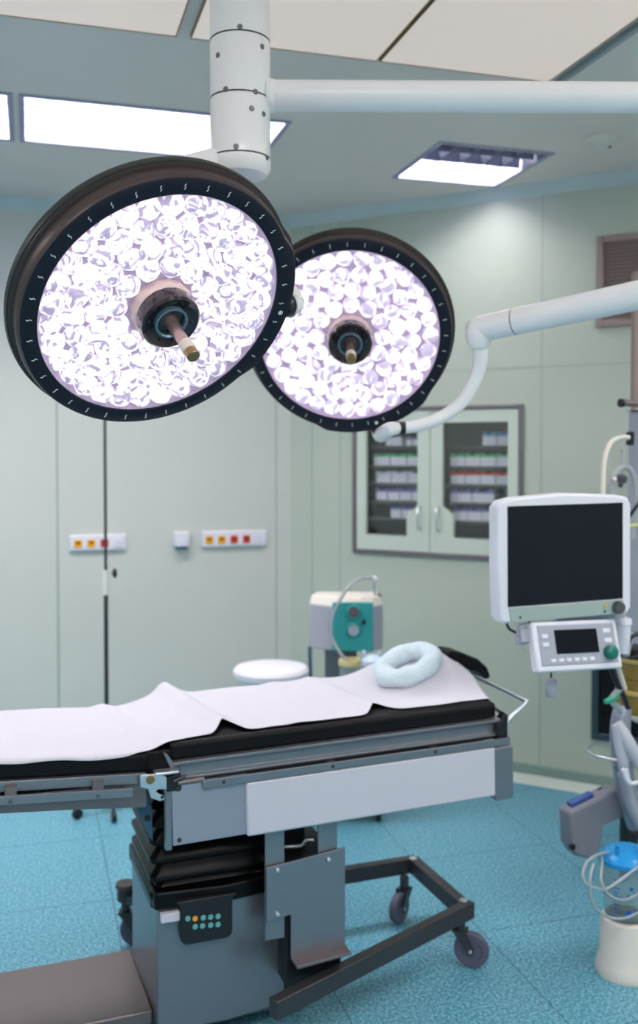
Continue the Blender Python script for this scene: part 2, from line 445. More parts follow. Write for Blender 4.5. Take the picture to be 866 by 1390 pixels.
# instrument cabinet
CD = .3
cab = thing('wall_cabinet', 'recessed wall cabinet with two glazed pale green doors and steel frame', 'cabinet', AW @ Vector((.8865, 0, CZ0)), Matrix.Rotation(-PI/4, 3, 'Z'))
CM = Matrix.Translation((-.8865, 0, -CZ0))   # written in wall coordinates
def cb(mb, name, m, parent=cab, **k): return mb.xf(CM).build(name, m, parent, **k)
f = MB(); b = .02
f.box(C0, C0+b, -.018, .02, CZ0, CZ1).box(C1-b, C1, -.018, .02, CZ0, CZ1).box(C0+b, C1-b, -.018, .02, CZ0, CZ0+b).box(C0+b, C1-b, -.018, .02, CZ1-b, CZ1)
cb(f, 'frame', 'cabinet_steel', bevel=.003)
c = MB()
c.box(C0+.002, C1-.002, CD-.01, CD, CZ0+.002, CZ1-.002).box(C0+.002, C0+.01, .02, CD-.01, CZ0+.002, CZ1-.002).box(C1-.01, C1-.002, .02, CD-.01, CZ0+.002, CZ1-.002)
c.box(C0+.01, C1-.01, .02, CD-.01, CZ0+.002, CZ0+.012).box(C0+.01, C1-.01, .02, CD-.01, CZ1-.012, CZ1-.002)
cb(c, 'carcass', 'cabinet_inside')
shelf_z = [1.192, 1.290, 1.387, 1.484, 1.580, 1.690]
for z in shelf_z: cb(MB().box(C0+.011, C1-.011, .045, CD-.012, z-.012, z), 'shelf', 'cabinet_inside')
def door(x0, x1, side):
    # glazed opening with a stepped, rounded corner for the handle
    z0, z1 = CZ0+.024, CZ1-.024
    a0, a1 = x0+.062, x1-.062
    if side < 0: a0, a1 = x0+.058, x1-.07
    else: a0, a1 = x0+.07, x1-.055
    b0, b1 = z0+.082, z1-.065
    hx = a1-.062 if side < 0 else a0+.062
    hz = b0+.1
    out = []
    def arc(cx, cz, r, s0, s1, k=5): return [(cx+r*math.cos(R(s0+(s1-s0)*i/k)), cz+r*math.sin(R(s0+(s1-s0)*i/k))) for i in range(k+1)]
    if side < 0:
        hole = [(a0, b0), (hx, b0)]+arc(hx+.04, hz, .04, 180, 120)+arc(a1-.02, hz+.075, .02, -60, 0)+[(a1, b1), (a0, b1)]
    else:
        hole = [(a0, b1)]+arc(a0+.02, hz+.075, .02, 180, 240)+arc(hx-.04, hz, .04, 60, 0)+[(hx, b0), (a1, b0), (a1, b1)]
    bm = MB()
    B = bm.bm
    Y0, Y1 = -.012, .012
    outer = [(x0, z0), (x1, z0), (x1, z1), (x0, z1)]
    # fan the face between rectangle and hole using columns
    import mathutils
    from mathutils.geometry import tessellate_polygon
    polys = [[Vector((p[0], p[1], 0)) for p in outer], [Vector((p[0], p[1], 0)) for p in hole[::-1]]]
    flat = polys[0]+polys[1]
    tri = tessellate_polygon(polys)
    vf = [B.verts.new((p.x, Y0, p.y)) for p in flat]; vb = [B.verts.new((p.x, Y1, p.y)) for p in flat]
    for a, b_, c_ in tri:
        B.faces.new((vf[a], vf[b_], vf[c_])); B.faces.new((vb[c_], vb[b_], vb[a]))
    for st, ln in ((0, 4), (4, len(hole))):
        for i in range(ln):
            j = (i+1) % ln
            B.faces.new((vf[st+i], vf[st+j], vb[st+j], vb[st+i]))
    d = cb(bm, 'door', 'cabinet_green')
    g = MB(); g.prism(hole, 'y', .004, .007); cb(g, 'glass_pane', 'cab_glass', d)
    hxx = x1-.05 if side < 0 else x0+.052
    g = MB(); g.tube([(hxx, -.012, hz-.06), (hxx-.006, -.035, hz-.05), (hxx-.004, -.045, hz+.0), (hxx-.006, -.035, hz+.05), (hxx, -.012, hz+.06)], .006, 10)
    cb(g, 'handle', 'steel_bright', d)
gm = bpy.data.materials.new('cab_glass'); gm.use_nodes = True; nt = gm.node_tree; nt.nodes.remove(nt.nodes['Principled BSDF'])
tr = nt.nodes.new('ShaderNodeBsdfTransparent'); gl = nt.nodes.new('ShaderNodeBsdfGlossy'); gl.inputs['Roughness'].default_value = .05
tr.inputs[0].default_value = (.97, .98, .98, 1)
mx = nt.nodes.new('ShaderNodeMixShader'); mx.inputs[0].default_value = .07
nt.links.new(tr.outputs[0], mx.inputs[1]); nt.links.new(gl.outputs[0], mx.inputs[2]); nt.links.new(mx.outputs[0], nt.nodes['Material Output'].inputs[0])
M['cab_glass'] = gm
MID = .864
door(C0+.024, MID-.002, -1); door(MID+.002, C1-.024, 1)

# cartons on the shelves (x from, x to, how many, height, lid material, text)
ROWS = [
 (5, .56, .66, 1, .05, 'carton', 'white', 'left'), (5, .68, .76, 2, .045, 'carton_purple', 'small lilac', 'left'), (5, 1.12, 1.28, 2, .068, 'carton_blue', 'pale blue topped', 'right'),
 (4, .485, .79, 3, .066, 'carton_green', 'green topped', 'left'), (4, .94, 1.28, 4, .066, 'carton_green', 'green topped', 'right'),
 (3, .50, .79, 3, .066, 'carton', 'plain white', 'left'), (3, .94, 1.28, 4, .068, 'carton_red', 'red topped', 'right'),
 (2, .50, .79, 4, .066, 'carton_purple', 'purple topped', 'left'), (2, .94, 1.19, 2, .068, 'carton_purple', 'purple topped', 'right'),
 (1, .59, .79, 3, .066, 'carton_purple', 'purple topped', 'left'), (1, .96, 1.28, 4, .068, 'carton_purple', 'purple topped', 'right'),
 (0, .5, .76, 3, .045, 'carton_blue', 'blue topped', 'left'), (0, 1.0, 1.28, 3, .06, 'carton_green', 'green topped', 'right')]
rank = {5: 'top', 4: 'second', 3: 'third', 2: 'fourth', 1: 'fifth', 0: 'sixth'}
for r_, xa, xb, k, hh, lm, txt, side in ROWS:
    z = shelf_z[r_] if r_ != 0 else shelf_z[0]
    w = (xb-xa)/k
    if r_ == 0: z = shelf_z[0]-.0; z = CZ0+.012+.001; hh = hh+.02
    first = None
    for i in range(k):
        pos = AW @ Vector((xa+(i+.5)*w, .135, z+.001))
        if first is None:
            t = thing('carton', '%s carton on the %s shelf down behind the %s glass door' % (txt, rank[r_], side), 'box', pos, Matrix.Rotation(-PI/4, 3, 'Z'), '%s cartons, shelf %s, %s door' % (txt, rank[r_], side))
            q = w/2-.003
            MB().box(-q, q, -.05, .09, 0, hh*.70).build('carton_body', 'carton', t)
            l = MB(); l.box(-q, q, -.0505, .0905, hh*.70, hh*.86); l.box(-q, -q*.35, -.0505, .0905, hh*.86, hh); l.box(q*.35, q, -.0505, .0905, hh*.86, hh)
            l.build('carton_top', lm, t)
            rec(t); first = t
        else:
            c_ = copy_tree(first); c_.matrix_world = Matrix.Translation(pos) @ Matrix.Rotation(-PI/4, 4, 'Z')

# back wall sockets
def socket_strip(x0, x1, z0, z1, cols, label):
    t = thing('socket_strip', label, 'socket strip', ((x0+x1)/2, CY, (z0+z1)/2), group='power socket strips on the back wall')
    w, h = (x1-x0)/2, (z1-z0)/2
    MB().box(-w, w, -.022, 0, -h, h).build('plate', 'white_plastic', t, bevel=.006)
    k = len(cols)
    for i, c_ in enumerate(cols):
        x = -w+.045+(2*w-.09)*i/(k-1)
        s_ = MB().box(x-.021, x+.021, -.027, -.021, -.026, .018).build('socket', {'y': 'yellow', 'r': 'red', 'w': 'white_plastic'}[c_], t, bevel=.003)
        MB().box(x-.011, x+.011, -.029, -.026, -.004, .006).build('socket_opening', 'dark_mark' if c_ != 'w' else 'pale_mark', s_)
socket_strip(.2, .5, 1.121, 1.206, 'yyrw', 'white socket strip with two yellow and one red socket, behind the drip stand')
socket_strip(.916, 1.29, 1.121, 1.21, 'yyrrw', 'white socket strip with two yellow and two red sockets, right one on the wall')
t = thing('wall_dispenser', 'small white wall box with dark underside between the two socket strips', 'wall box', (.804, CY, 1.16))
MB().box(-.042, .042, -.04, 0, -.03, .05).build('cover', 'white_plastic', t, bevel=.006)
MB().box(-.03, .03, -.05, -.005, -.044, -.03).build('sensor', 'box_blue_grey', t, bevel=.003)
# ================================================================ surgical lamps
def img_dir(a, b): return (RT*a+UP*b)
def lamp_frame(px, py, d, tilt, ex, ey, pvx, pvy):
    c = at(px, py, d); ray = (c-CAMP).normalized()
    e = img_dir(ex, ey); e = (e-ray*e.dot(ray)).normalized()
    nrm = (-ray*math.cos(tilt)+e*math.sin(tilt)).normalized()
    a, b = pvx, pvy
    cc = -(a*RT.dot(nrm)+b*UP.dot(nrm))/FW.dot(nrm)
    x = (RT*a+UP*b+FW*cc).normalized(); y = nrm.cross(x)
    return c, Matrix((x, y, nrm)).transposed()
def make_lamp(label, c, rot, lensmat, phase=0, ls=1.):
    t = thing('surgical_lamp', label, 'surgical lamp', c, rot, 'surgical lamp heads')
    def lobe(a, r, z):
        a = (a+PI) % (2*PI)-PI; w = R(36)
        if abs(a) > w: return 1
        f = math.cos(w)/math.cos(a)*1.0          # chord-like shoulder pushed outwards
        return 1+.035*min(1, (w-abs(a))/R(5)) - .03*(abs(a)/w)**2*0
    body = MB(); body.lathe([(.277, -.004), (.310, -.004), (.3135, -.010), (.316, -.030), (.3145, -.034), (.3145, -.038), (.3215, -.040), (.3235, -.052), (.3215, -.066), (.315, -.074), (.27, -.088), (.17, -.104), (.07, -.11), (0, -.11)], seg=96, rfun=lambda a, r, z: lobe(a, r, z) if r > .3 else 1)
    bo = body.build('lamp_body', 'lamp_body', t, angle=30)
    g = MB(); g.lathe([(.317, -.041), (.325, -.044), (.327, -.053), (.325, -.062), (.317, -.066)], seg=96, rfun=lobe)
    g.build('bumper', 'lamp_bumper', bo)
    rg = MB(); rg.lathe([(.274, -.006), (.2745, .0), (.277, .0015), (.306, .0015), (.3095, -.001), (.3105, -.006)], seg=96, rfun=lambda a, r, z: lobe(a, r, z) if r > .3 else 1)
    ring = rg.build('front_ring', 'navy_ring', t, angle=40)
    mk = MB(); pts = [(.2925+.0020*q, 0.0013*math.sin(q*1.5), .0019) for q in range(-3, 4)]
    mk0 = mk.tube(pts, .0009, 6, smooth=False).build('scale_mark', 'mark_white', ring)
    mk0.rotation_euler = (0, 0, 2*PI*.5/36)
    for k in range(1, 36):
        o = mk0.copy(); COL.objects.link(o); o.parent = ring; o.rotation_euler = (0, 0, 2*PI*(k+.5)/36)
    MB().lathe([(0, .0015), (.0055, .0015), (.0055, .0028), (0, .0028)], (.298, 0, 0), seg=14).build('ring_screw', 'mark_white', ring)
    bed = MB(); bed.lathe([(0, -.018), (.262, -.018), (.2745, -.004)], seg=72); bed.build('reflector', 'lens_bed', t)
    first = None; rows = [(.103, 12), (.149, 19), (.197, 25), (.2455, 31)]
    for i, (rr, k) in enumerate(rows):
        for q in range(k):
            a = 2*PI*(q+.5*(i % 2))/k+phase+.13*i
            jr = random.uniform(-.0015, .0015)
            if first is None:
                m_ = MB(); m_.lathe([(0, .012), (.005, .0117), (.012, .0094), (.018, .0055), (.0225, .0), (.0255, -.005), (.0285, -.013)], seg=24, rfun=lambda a, r, z: 1+.05*math.sin(3*a+z*200)+.03*math.sin(7*a))
                first = m_.build('led_lens', lensmat, t); o = first
            else: o = first.copy(); COL.objects.link(o); o.parent = t
            o.location = ((rr+jr)*math.cos(a), (rr+jr)*math.sin(a), -.004); o.rotation_euler = (random.uniform(-.1, .1), random.uniform(-.1, .1), random.uniform(0, 6.28))
            s_ = .98+random.uniform(-.03, .06); o.scale = (s_*ls, s_*ls, 1)
    hb = MB(); hb.lathe([(.070, -.018), (.070, .0), (.067, .010), (.060, .016), (0, .018)], seg=48, rfun=lambda a, r, z: 1+.018*math.cos(16*a))
    hub = hb.build('hub', 'hub_cream', t, angle=50)
    hd = MB(); hd.lathe([(.058, .006), (.066, .010), (.068, .030), (.066, .044), (.061, .049), (.055, .044), (.045, .038), (.036, .037), (0, .037)], seg=60, rfun=lambda a, r, z: 1+(.02*math.cos(20*a) if .015 < z < .031 and r > .06 else 0))
    hd.build('hub_collar', 'hub_dark', hub)
    for k in range(10):
        a = 2*PI*k/10; m_ = MB(); m_.lathe([(0, .0435), (.003, .043), (.0045, .040)], (.051*math.cos(a), .051*math.sin(a), 0), seg=10); m_.build('rivet', 'hub_dark', hub)
    m_ = MB(); m_.lathe([(.031, .037), (.031, .047), (.0335, .050), (.037, .049), (.038, .044), (.038, .037)], seg=40); m_.build('hub_ring', 'hub_ring', hub)
    st = MB(); st.lathe([(.0, .037), (.022, .037), (.016, .045), (.0135, .055), (.0125, .128), (0, .128)], seg=24); h_ = st.build('handle', 'stem_metal', t)
    m_ = MB(); m_.lathe([(.0128, .120), (.0150, .122), (.0152, .146), (.0135, .148), (.0135, .149)], seg=24); m_.build('sleeve', 'stem_beige', h_)
    m_ = MB(); m_.lathe([(.0134, .148), (.0138, .150), (.0142, .167), (.0125, .169), (0, .169)], seg=24); m_.build('handle_tip', 'brass', h_)
    m_ = MB(); m_.rod((.0147, 0, .134), (.0157, 0, .134), .0018, seg=10); m_.build('pin_hole', 'dark_plastic', h_)
    # pivot on the rim
    pv = MB(); pv.rod((.322, 0, -.03), (.345, 0, -.03), .030, .026, 28); pv.build('pivot_cap', 'dark_plastic', t)
    return t

c1, r1 = lamp_frame(222, 422, 2.10, R(41), .551, -.834, 192, 20)
lamp1 = make_lamp('large round surgical lamp head in front, nearest of the two', c1, r1, 'led_lens', 0, .97)
c2, r2 = lamp_frame(475, 460, 2.96, R(21.5), .06, -1, 45, -125)
lamp2 = make_lamp('round surgical lamp head hanging behind the nearer lamp, in front of the cabinet', c2, r2, 'led_lens_even', .2, .90)
def wpt(c, rot, x, y, z): return c+rot @ Vector((x, y, z))
def inv(t, mb): return mb.xf(t.matrix_world.inverted())
bpy.context.view_layer.update()

def z_at(px, py, d): return at(px, py, d)
# ceiling column with its horizontal arm
pc = at(326, 145, 2.40); PX, PY = pc.x, pc.y
col_ = thing('ceiling_column', 'white cylindrical ceiling column with a long horizontal arm to the right', 'ceiling column', (PX, PY, H))
def zc(py): return at(326, py, 2.40).z
def cw(mb, name, m, parent=col_, **k): return mb.xf(Matrix.Translation((-PX, -PY, -H))).build(name, m, parent, **k)
zs = [H-.04, zc(60), zc(138), zc(217), zc(240)]
cw(MB().lathe([(0, H), (.15, H), (.15, H-.02), (.13, H-.035), (.08, H-.04)], (PX, PY, 0), seg=48), 'ceiling_flange', 'white_paint')
rr = .0745
for i, (a, b_) in enumerate(zip(zs, zs[1:])):
    p = [(0, a), (rr-.001, a), (rr, a-.002), (rr, b_+.003), (rr-.002, b_+.001), (rr-.002, b_), (0, b_)]
    if i == 3: p = [(0, a), (rr-.001, a), (rr+.001, a-.002), (rr+.001, b_+.02), (rr-.008, b_+.004), (rr-.02, b_), (0, b_)]
    sg = cw(MB().lathe(p, (PX, PY, 0), seg=56), 'column_segment', 'white_paint')
    if i < 3: cw(MB().lathe([(rr+.0004, b_+.0035), (rr+.0004, b_+.0005)], (PX, PY, 0), seg=56), 'joint_line', 'screw_dark', sg)
toC = math.atan2(-PY, -PX)
for ang, py in ((0, 55), (-46, 88), (46, 75), (-28, 138-3), (30, 137), (22, 160), (50, 163), (-8, 216-5), (60, 219)):
    a = toC+R(ang)
    z = zc(py)
    q = Vector((math.cos(a), math.sin(a), 0))
    cw(MB().rod(Vector((PX, PY, z))+q*(rr-.003), Vector((PX, PY, z))+q*(rr+.002), .0068, seg=16), 'screw', 'screw')
A0 = Vector((PX, PY, zc(122))); A1 = at(1075, 146, 2.42)
A0.z = A1.z = (A0.z+A1.z)/2+.004
d_ = (A1-A0).normalized()
cw(MB().rod(A0+d_*.05, A1, .0375, seg=36), 'horizontal_arm', 'white_paint')
cw(MB().rod(A0+d_*.065, A0+d_*.085, .042, .039, seg=36), 'arm_collar', 'white_paint')
Jb = Vector((A1.x, A1.y, at(1075, 372, 2.42).z))
cw(MB().rod(A1+Vector((0, 0, .06)), Jb, .045, seg=32), 'drop_tube', 'white_paint')

# spring arm and yoke of the far lamp (children of lamp 2)
def lw(t, mb, name, m, parent=None, **k):
    return mb.xf(t.matrix_world.inverted()).build(name, m, parent or t, **k)
e0 = at(655, 446, 2.93); e1 = Jb+Vector((0, 0, .03))
dd = (e1-e0).normalized()
sa = lw(lamp2, MB().rod(e0-dd*.02, e1, .039, .042, seg=36, cap=.012), 'spring_arm', 'white_paint')
lw(lamp2, MB().rod(e0+dd*.105, e0+dd*.108, .0402, seg=36), 'joint_line', 'screw_dark', sa)
lw(lamp2, MB().rod(e0+dd*.20+Vector((0, 0, .036)), e0+dd*.20+Vector((0, 0, .043)), .011, seg=16), 'cap', 'grey_plastic', sa)
lw(lamp2, MB().lathe([(0, .03), (.03, .027), (.04, .012), (.042, -.01), (.038, -.035), (.028, -.055), (.024, -.06)], e0-dd*.012, (0, 0, 1), 30), 'elbow', 'white_paint')
pv2 = wpt(c2, r2, .345, 0, -.03)
yk = [e0-dd*.012+Vector((0, 0, -.03)), at(652, 487, 2.95), at(646, 512, 2.97), at(628, 544, 2.98), at(600, 566, 2.98), at(570, 577, 2.97), at(547, 581, 2.95)]
lw(lamp2, MB().tube(yk, [.025, .0215, .0205, .02, .02, .0195, .018], 20), 'yoke', 'white_paint')
kk = at(547, 581, 2.95)
lw(lamp2, MB().rod(kk+RT*.008, kk-RT*.012, .0195, seg=20).rod(kk-RT*.012+UP*.0, kk-RT*.020, .0205, seg=20), 'yoke_joint', 'dark_plastic')
lw(lamp2, MB().tube([kk-RT*.016, at(528, 583, 2.94), pv2+r2 @ Vector((.014, 0, 0)), pv2-r2 @ Vector((.006, 0, 0))], [.019, .022, .026, .027], 18), 'pivot_arm', 'white_paint')

# near lamp: pivot cone, yoke and swing arm to the column
def L1(x, y, z): return wpt(c1, r1, x, y, z)
lw(lamp1, MB().rod(L1(.340, 0, -.03), L1(.375, 0, -.036), .030, .014, 28), 'pivot_cone', 'white_paint')
yk = [L1(.366, 0, -.04), L1(.375, 0, -.09), L1(.35, 0, -.17), L1(.28, 0, -.25), L1(.17, 0, -.30), L1(.06, 0, -.315)]
lw(lamp1, MB().tube(yk, .019, 18), 'yoke', 'white_paint')
k0 = yk[-1]; k1 = k0+Vector((0, 0, .13))
lw(lamp1, MB().rod(k0-Vector((0, 0, .03)), k1+Vector((0, 0, .03)), .034, .036, 28), 'swivel_joint', 'white_paint')
pb = Vector((PX, PY, zc(212)))
dd = (pb-k1); 
lw(lamp1, MB().rod(k1, pb-dd.normalized()*.03, .034, .036, 32), 'swing_arm', 'white_paint')

# ================================================================ operating table
O2 = Vector((0, 2.536, 0)); TA = R(3.9)
TM = Matrix.Translation(O2) @ Matrix.Rotation(TA, 4, 'Z')
TI = TM.inverted()
def tp(px, py, v):                     # room point on the vertical plane v of the table frame
    a = TI @ CAMP; r = TI.to_3x3() @ (at(px, py, 1)-CAMP); k = (v-a.y)/r.y
    return a+r*k
TB = Vector((.6, .28, 0))
tbl = thing('operating_table', 'steel operating table with black mattress on a wheeled base', 'operating table', TM @ TB, rotz(TA))
OFF = Matrix.Translation(-TB)
def tb(mb, name, m, parent=tbl, **k): return mb.xf(OFF).build(name, m, parent, **k)
TILT = Matrix.Translation((.35, 0, .83)) @ Matrix.Rotation(-R(1.15), 4, 'Y') @ Matrix.Translation((-.35, 0, -.83))
LEG = Matrix.Translation((.295, 0, .83)) @ Matrix.Rotation(R(3.4), 4, 'Y') @ Matrix.Translation((-.295, 0, -.83))
TW = .5
# mattresses
mt = tb(MB().box(.352, 1.345, 0, TW, .832, .878).xf(TILT), 'mattress', 'vinyl_black', bevel=.010, seg=3)
tb(MB().tube([TILT @ Vector(p) for p in ((.36, -.0005, .866), (1.335, -.0005, .866))], .0016, 6, smooth=False), 'piping', 'vinyl_black', mt)
tb(MB().box(-.78, .292, 0, TW, .809, .858).xf(LEG), 'leg_mattress', 'vinyl_black', bevel=.010, seg=3)
tb(MB().box(.285, .358, .004, TW-.004, .80, .862), 'mattress_joint', 'vinyl_black', bevel=.006)
# raised head cushion
def sm(a, b, x):
    t = max(0, min(1, (x-a)/(b-a))); return t*t*(3-2*t)
def dome(u, v):
    end = 1.335+.25*max(0, v-.02)
    if u > end: return 0
    return .082*sm(.98, 1.27, u)*sm(.03, .24, v)*(1-.55*sm(end-.10, end, u))*(1-.45*sm(.42, .5, v))
def top_z(u, v):
    a = .858+.0594*(.295-u); b_ = .8785+.0201*(u-.35)
    w = sm(.27, .40, u); return a*(1-w)+b_*w
hp = MB(); NU, NV = 40, 24
def headpt(i, j):
    v = .02+(.49-.02)*j/NV; end = 1.335+.25*max(0, v-.02); u = 1.0+(end-1.0)*i/NU
    return u, v
gt = [[hp.bm.verts.new((headpt(i, j)[0], headpt(i, j)[1], top_z(*headpt(i, j))+dome(*headpt(i, j))+.001)) for j in range(NV+1)] for i in range(NU+1)]
gb = [[hp.bm.verts.new((headpt(i, j)[0], headpt(i, j)[1], top_z(*headpt(i, j))-(.0 if headpt(i, j)[0] < 1.345 else .0))) for j in range(NV+1)] for i in range(NU+1)]
for i in range(NU):
    for j in range(NV):
        hp.bm.faces.new((gt[i][j], gt[i+1][j], gt[i+1][j+1], gt[i][j+1])); hp.bm.faces.new((gb[i][j], gb[i][j+1], gb[i+1][j+1], gb[i+1][j]))
for i in range(NU):
    for j in (0, NV): hp.bm.faces.new((gt[i][j], gb[i][j], gb[i+1][j], gt[i+1][j]))
for j in range(NV):
    for i in (0, NU): hp.bm.faces.new((gt[i][j], gt[i][j+1], gb[i][j+1], gb[i][j]))
tb(hp, 'head_cushion', 'vinyl_black', bevel=.005)

hr = [(596, 884), (604, 880), (618, 882), (640, 891), (652, 902), (657, 915), (650, 919), (640, 908), (604, 900)]
tb(MB().prism([tuple(tp(x, y, .40).xz) for x, y in hr], 'y', .35, .45), 'head_rest', 'vinyl_black', bevel=.008, seg=3)
# back section frame
tb(MB().prism([(-.004, .831), (-.012, .829), (-.012, .822), (-.004, .818), (.0, .806), (-.002, .792), (-.014, .788), (-.014, .782), (.03, .780), (.03, .831)], 'x', .349, 1.368).xf(TILT), 'side_rail', 'steel', bevel=.0008)
tb(MB().prism([(TW+.004, .831), (TW+.012, .829), (TW+.012, .782), (TW-.03, .780), (TW-.03, .831)], 'x', .349, 1.368).xf(TILT), 'side_rail', 'steel', bevel=.001)
ar = tb(MB().box(.43, 1.37, -.036, -.028, .7575, .7785).xf(TILT), 'accessory_rail', 'steel', bevel=.001)
for u in (.487, .80, 1.12):
    tb(MB().rod((u, -.0355, .768), (u, -.0375, .768), .005, seg=14).xf(TILT), 'screw', 'screw_dark', ar)
    tb(MB().box(u-.012, u+.012, -.029, -.012, .757, .779).xf(TILT), 'spacer', 'steel_dark', ar)
tb(MB().box(.40, 1.36, -.006, TW+.006, .772, .782).xf(TILT), 'frame_plate', 'steel_dark')
sp = tb(MB().box(.349, .556, -.024, -.012, .612, .775).xf(TILT), 'side_panel', 'panel_blue_grey', bevel=.002)
for u, z in ((.366, .762), (.366, .626)): tb(MB().rod((u, -.023, z), (u, -.027, z), .006, seg=16).xf(TILT), 'bolt', 'screw_dark', sp)
tb(MB().box(.55, 1.322, -.034, -.014, .607, .756).xf(TILT), 'side_panel', 'panel_white', bevel=.007, seg=3)
tb(MB().box(.349, 1.322, TW+.012, TW+.03, .612, .756).xf(TILT), 'side_panel', 'panel_white', bevel=.006, seg=3)
tb(MB().box(1.318, 1.379, -.036, .02, .594, .752).xf(TILT), 'end_post', 'steel', bevel=.002)
tb(MB().box(1.318, 1.379, TW-.02, TW+.036, .594, .752).xf(TILT), 'end_post', 'steel', bevel=.002)
tb(MB().box(1.30, 1.345, .02, TW-.02, .68, .74).xf(TILT), 'cross_beam', 'steel_dark', bevel=.002)
tb(MB().prism([(1.335, .787), (1.372, .79), (1.372, .862), (1.362, .872), (1.350, .845), (1.335, .835)], 'y', -.02, .01), 'rail_clamp', 'dark_plastic', bevel=.002)
tb(MB().prism([(1.335, .787), (1.372, .79), (1.372, .862), (1.362, .872), (1.350, .845), (1.335, .835)], 'y', TW-.01, TW+.02), 'rail_clamp', 'dark_plastic', bevel=.002)
hn = [(1.374, -.012, .765), (1.374, -.012, .83), (1.392, -.012, .855), (1.447, .0, .888), (1.452, .03, .893), (1.452, .25, .898), (1.452, TW-.03, .893), (1.447, TW, .888), (1.392, TW+.012, .855), (1.374, TW+.012, .83), (1.374, TW+.012, .765)]
tb(MB().tube(hn, .0068, 14, 5), 'push_handle', 'steel_bright')
tb(MB().tube([(1.372, .02, .80), (1.40, .06, .845), (1.40, .40, .845), (1.372, .48, .80)], .005, 10), 'cross_rod', 'steel_dark')
# the steel corner lip at the mattress joint
tb(MB().prism([tuple(tp(x, y, -.01).xz) for x, y in ((222, 1022), (227, 1024), (236, 1036), (234, 1043), (229, 1038))], 'y', -.012, .03), 'corner_lip', 'steel', bevel=.001)
# leg section frame
tb(MB().box(-.78, .287, -.010, .03, .782, .809).xf(LEG), 'leg_side_rail', 'steel', bevel=.002)
tb(MB().box(-.78, .287, TW-.03, TW+.010, .782, .809).xf(LEG), 'leg_side_rail', 'steel', bevel=.002)
lr = tb(MB().box(-.78, .25, -.034, -.025, .757, .779).xf(LEG), 'leg_accessory_rail', 'steel', bevel=.001)
for u in (-.052, .162, -.27):
    tb(MB().rod((u, -.0335, .766), (u, -.0365, .766), .006, seg=16).xf(LEG), 'screw', 'screw', lr)
    tb(MB().box(u-.014, u+.014, -.026, -.009, .757, .80).xf(LEG), 'spacer', 'steel_warm', lr)
tb(MB().prism([(-.78, .775), (-.78, .80), (.29, .782), (.29, .714), (.10, .732), (-.3, .762)], 'y', .004, TW-.004), 'leg_plate', 'steel_warm', bevel=.002)
# hinge between the sections
hp_ = [(190, 1052), (217, 1050), (226, 1055), (226, 1071), (214, 1071), (211, 1074), (215, 1077), (222, 1080), (223, 1085), (217, 1087), (205, 1083), (201, 1071), (190, 1068)]
hg = tb(MB().prism([tuple(tp(x, y, -.03).xz) for x, y in hp_], 'y', -.034, -.024), 'hinge_plate', 'steel_bright', bevel=.0015)
q = tp(204, 1058, -.034); tb(MB().rod((q.x, -.033, q.z), (q.x, -.040, q.z), .011, seg=20), 'hinge_bolt', 'brass', hg)
q = tp(220, 1082, -.034); tb(MB().rod((q.x, -.033, q.z), (q.x, -.036, q.z), .004, seg=14), 'hinge_hole', 'dark_plastic', hg)
a, b_ = tp(210, 1045, -.03), tp(243, 1052, -.03)
tb(MB().box(a.x, b_.x, -.036, .0, a.z-.016, a.z-.008), 'hinge_tab', 'steel_bright', bevel=.003)
a, b_ = tp(226, 1050, -.02), tp(246, 1072, -.02)
lk = tb(MB().box(a.x, b_.x, -.026, .03, a.z-.006, b_.z), 'lock_block', 'dark_plastic', bevel=.002)
tb(MB().rod((b_.x-.01, -.022, (a.z+b_.z)/2-.004), (b_.x+.062, -.022, (a.z+b_.z)/2-.002), .007, seg=16), 'lock_pin', 'steel_warm', lk)
tb(MB().rod((a.x+.015, -.03, a.z-.02), (a.x+.05, -.03, a.z-.008), .004, seg=12), 'latch', 'steel_dark', lk)
tb(MB().box(.335, .352, -.02, .0, .60, .77), 'hinge_post', 'steel', bevel=.002)
tb(MB().box(.352, 1.30, .03, TW-.03, .66, .772), 'lift_housing', 'dark_plastic', bevel=.004)
# bracket on top of the column, black bellows
bpx = [tuple(tp(x, y, .06).xz) for x, y in ((183, 1068), (197, 1070), (206, 1096), (207, 1142), (197, 1124), (184, 1094))]
br_ = tb(MB().prism(bpx, 'y', .055, .066).box(.262, .30, .066, .34, .72, .735).prism(bpx, 'y', .34, .35), 'column_bracket', 'box_blue_grey', bevel=.002)
for x, y in ((189, 1080), (200, 1110)):
    q = tp(x, y, .055); tb(MB().rod((q.x, .056, q.z), (q.x, .050, q.z), .008, seg=20), 'bracket_hole', 'dark_plastic', br_)
bl = MB(); zb = .42; nF = 5; pitch = .051
rings = []
def rrect(x0, x1, y0, y1, r, z, k=5):
    out = []
    for cx, cy, a0 in ((x1-r, y1-r, 0), (x0+r, y1-r, 90), (x0+r, y0+r, 180), (x1-r, y0+r, 270)):
        for i in range(k+1):
            a = R(a0+90*i/k); out.append(bl.bm.verts.new((cx+r*math.cos(a), cy+r*math.sin(a), z)))
    return out
prof = [(0.0, zb-.02)]
for k in range(nF):
    z0 = zb+k*pitch; prof += [(.0, z0), (.004, z0+.006), (.004, z0+.016), (-.018, z0+.036), (-.020, z0+.042)]
prof += [(0, zb+nF*pitch), (-.02, zb+nF*pitch+.03)]
for off, z in prof: rings.append(rrect(.316-off, .665+off, .085-off, .40+off, .02, z))
for A, B in zip(rings, rings[1:]):
    for i in range(len(A)): j = (i+1) % len(A); bl.bm.faces.new((A[i], A[j], B[j], B[i]))
bl.bm.faces.new(rings[0][::-1]); bl.bm.faces.new(rings[-1])
tb(bl, 'bellows', 'rubber_black', angle=50)
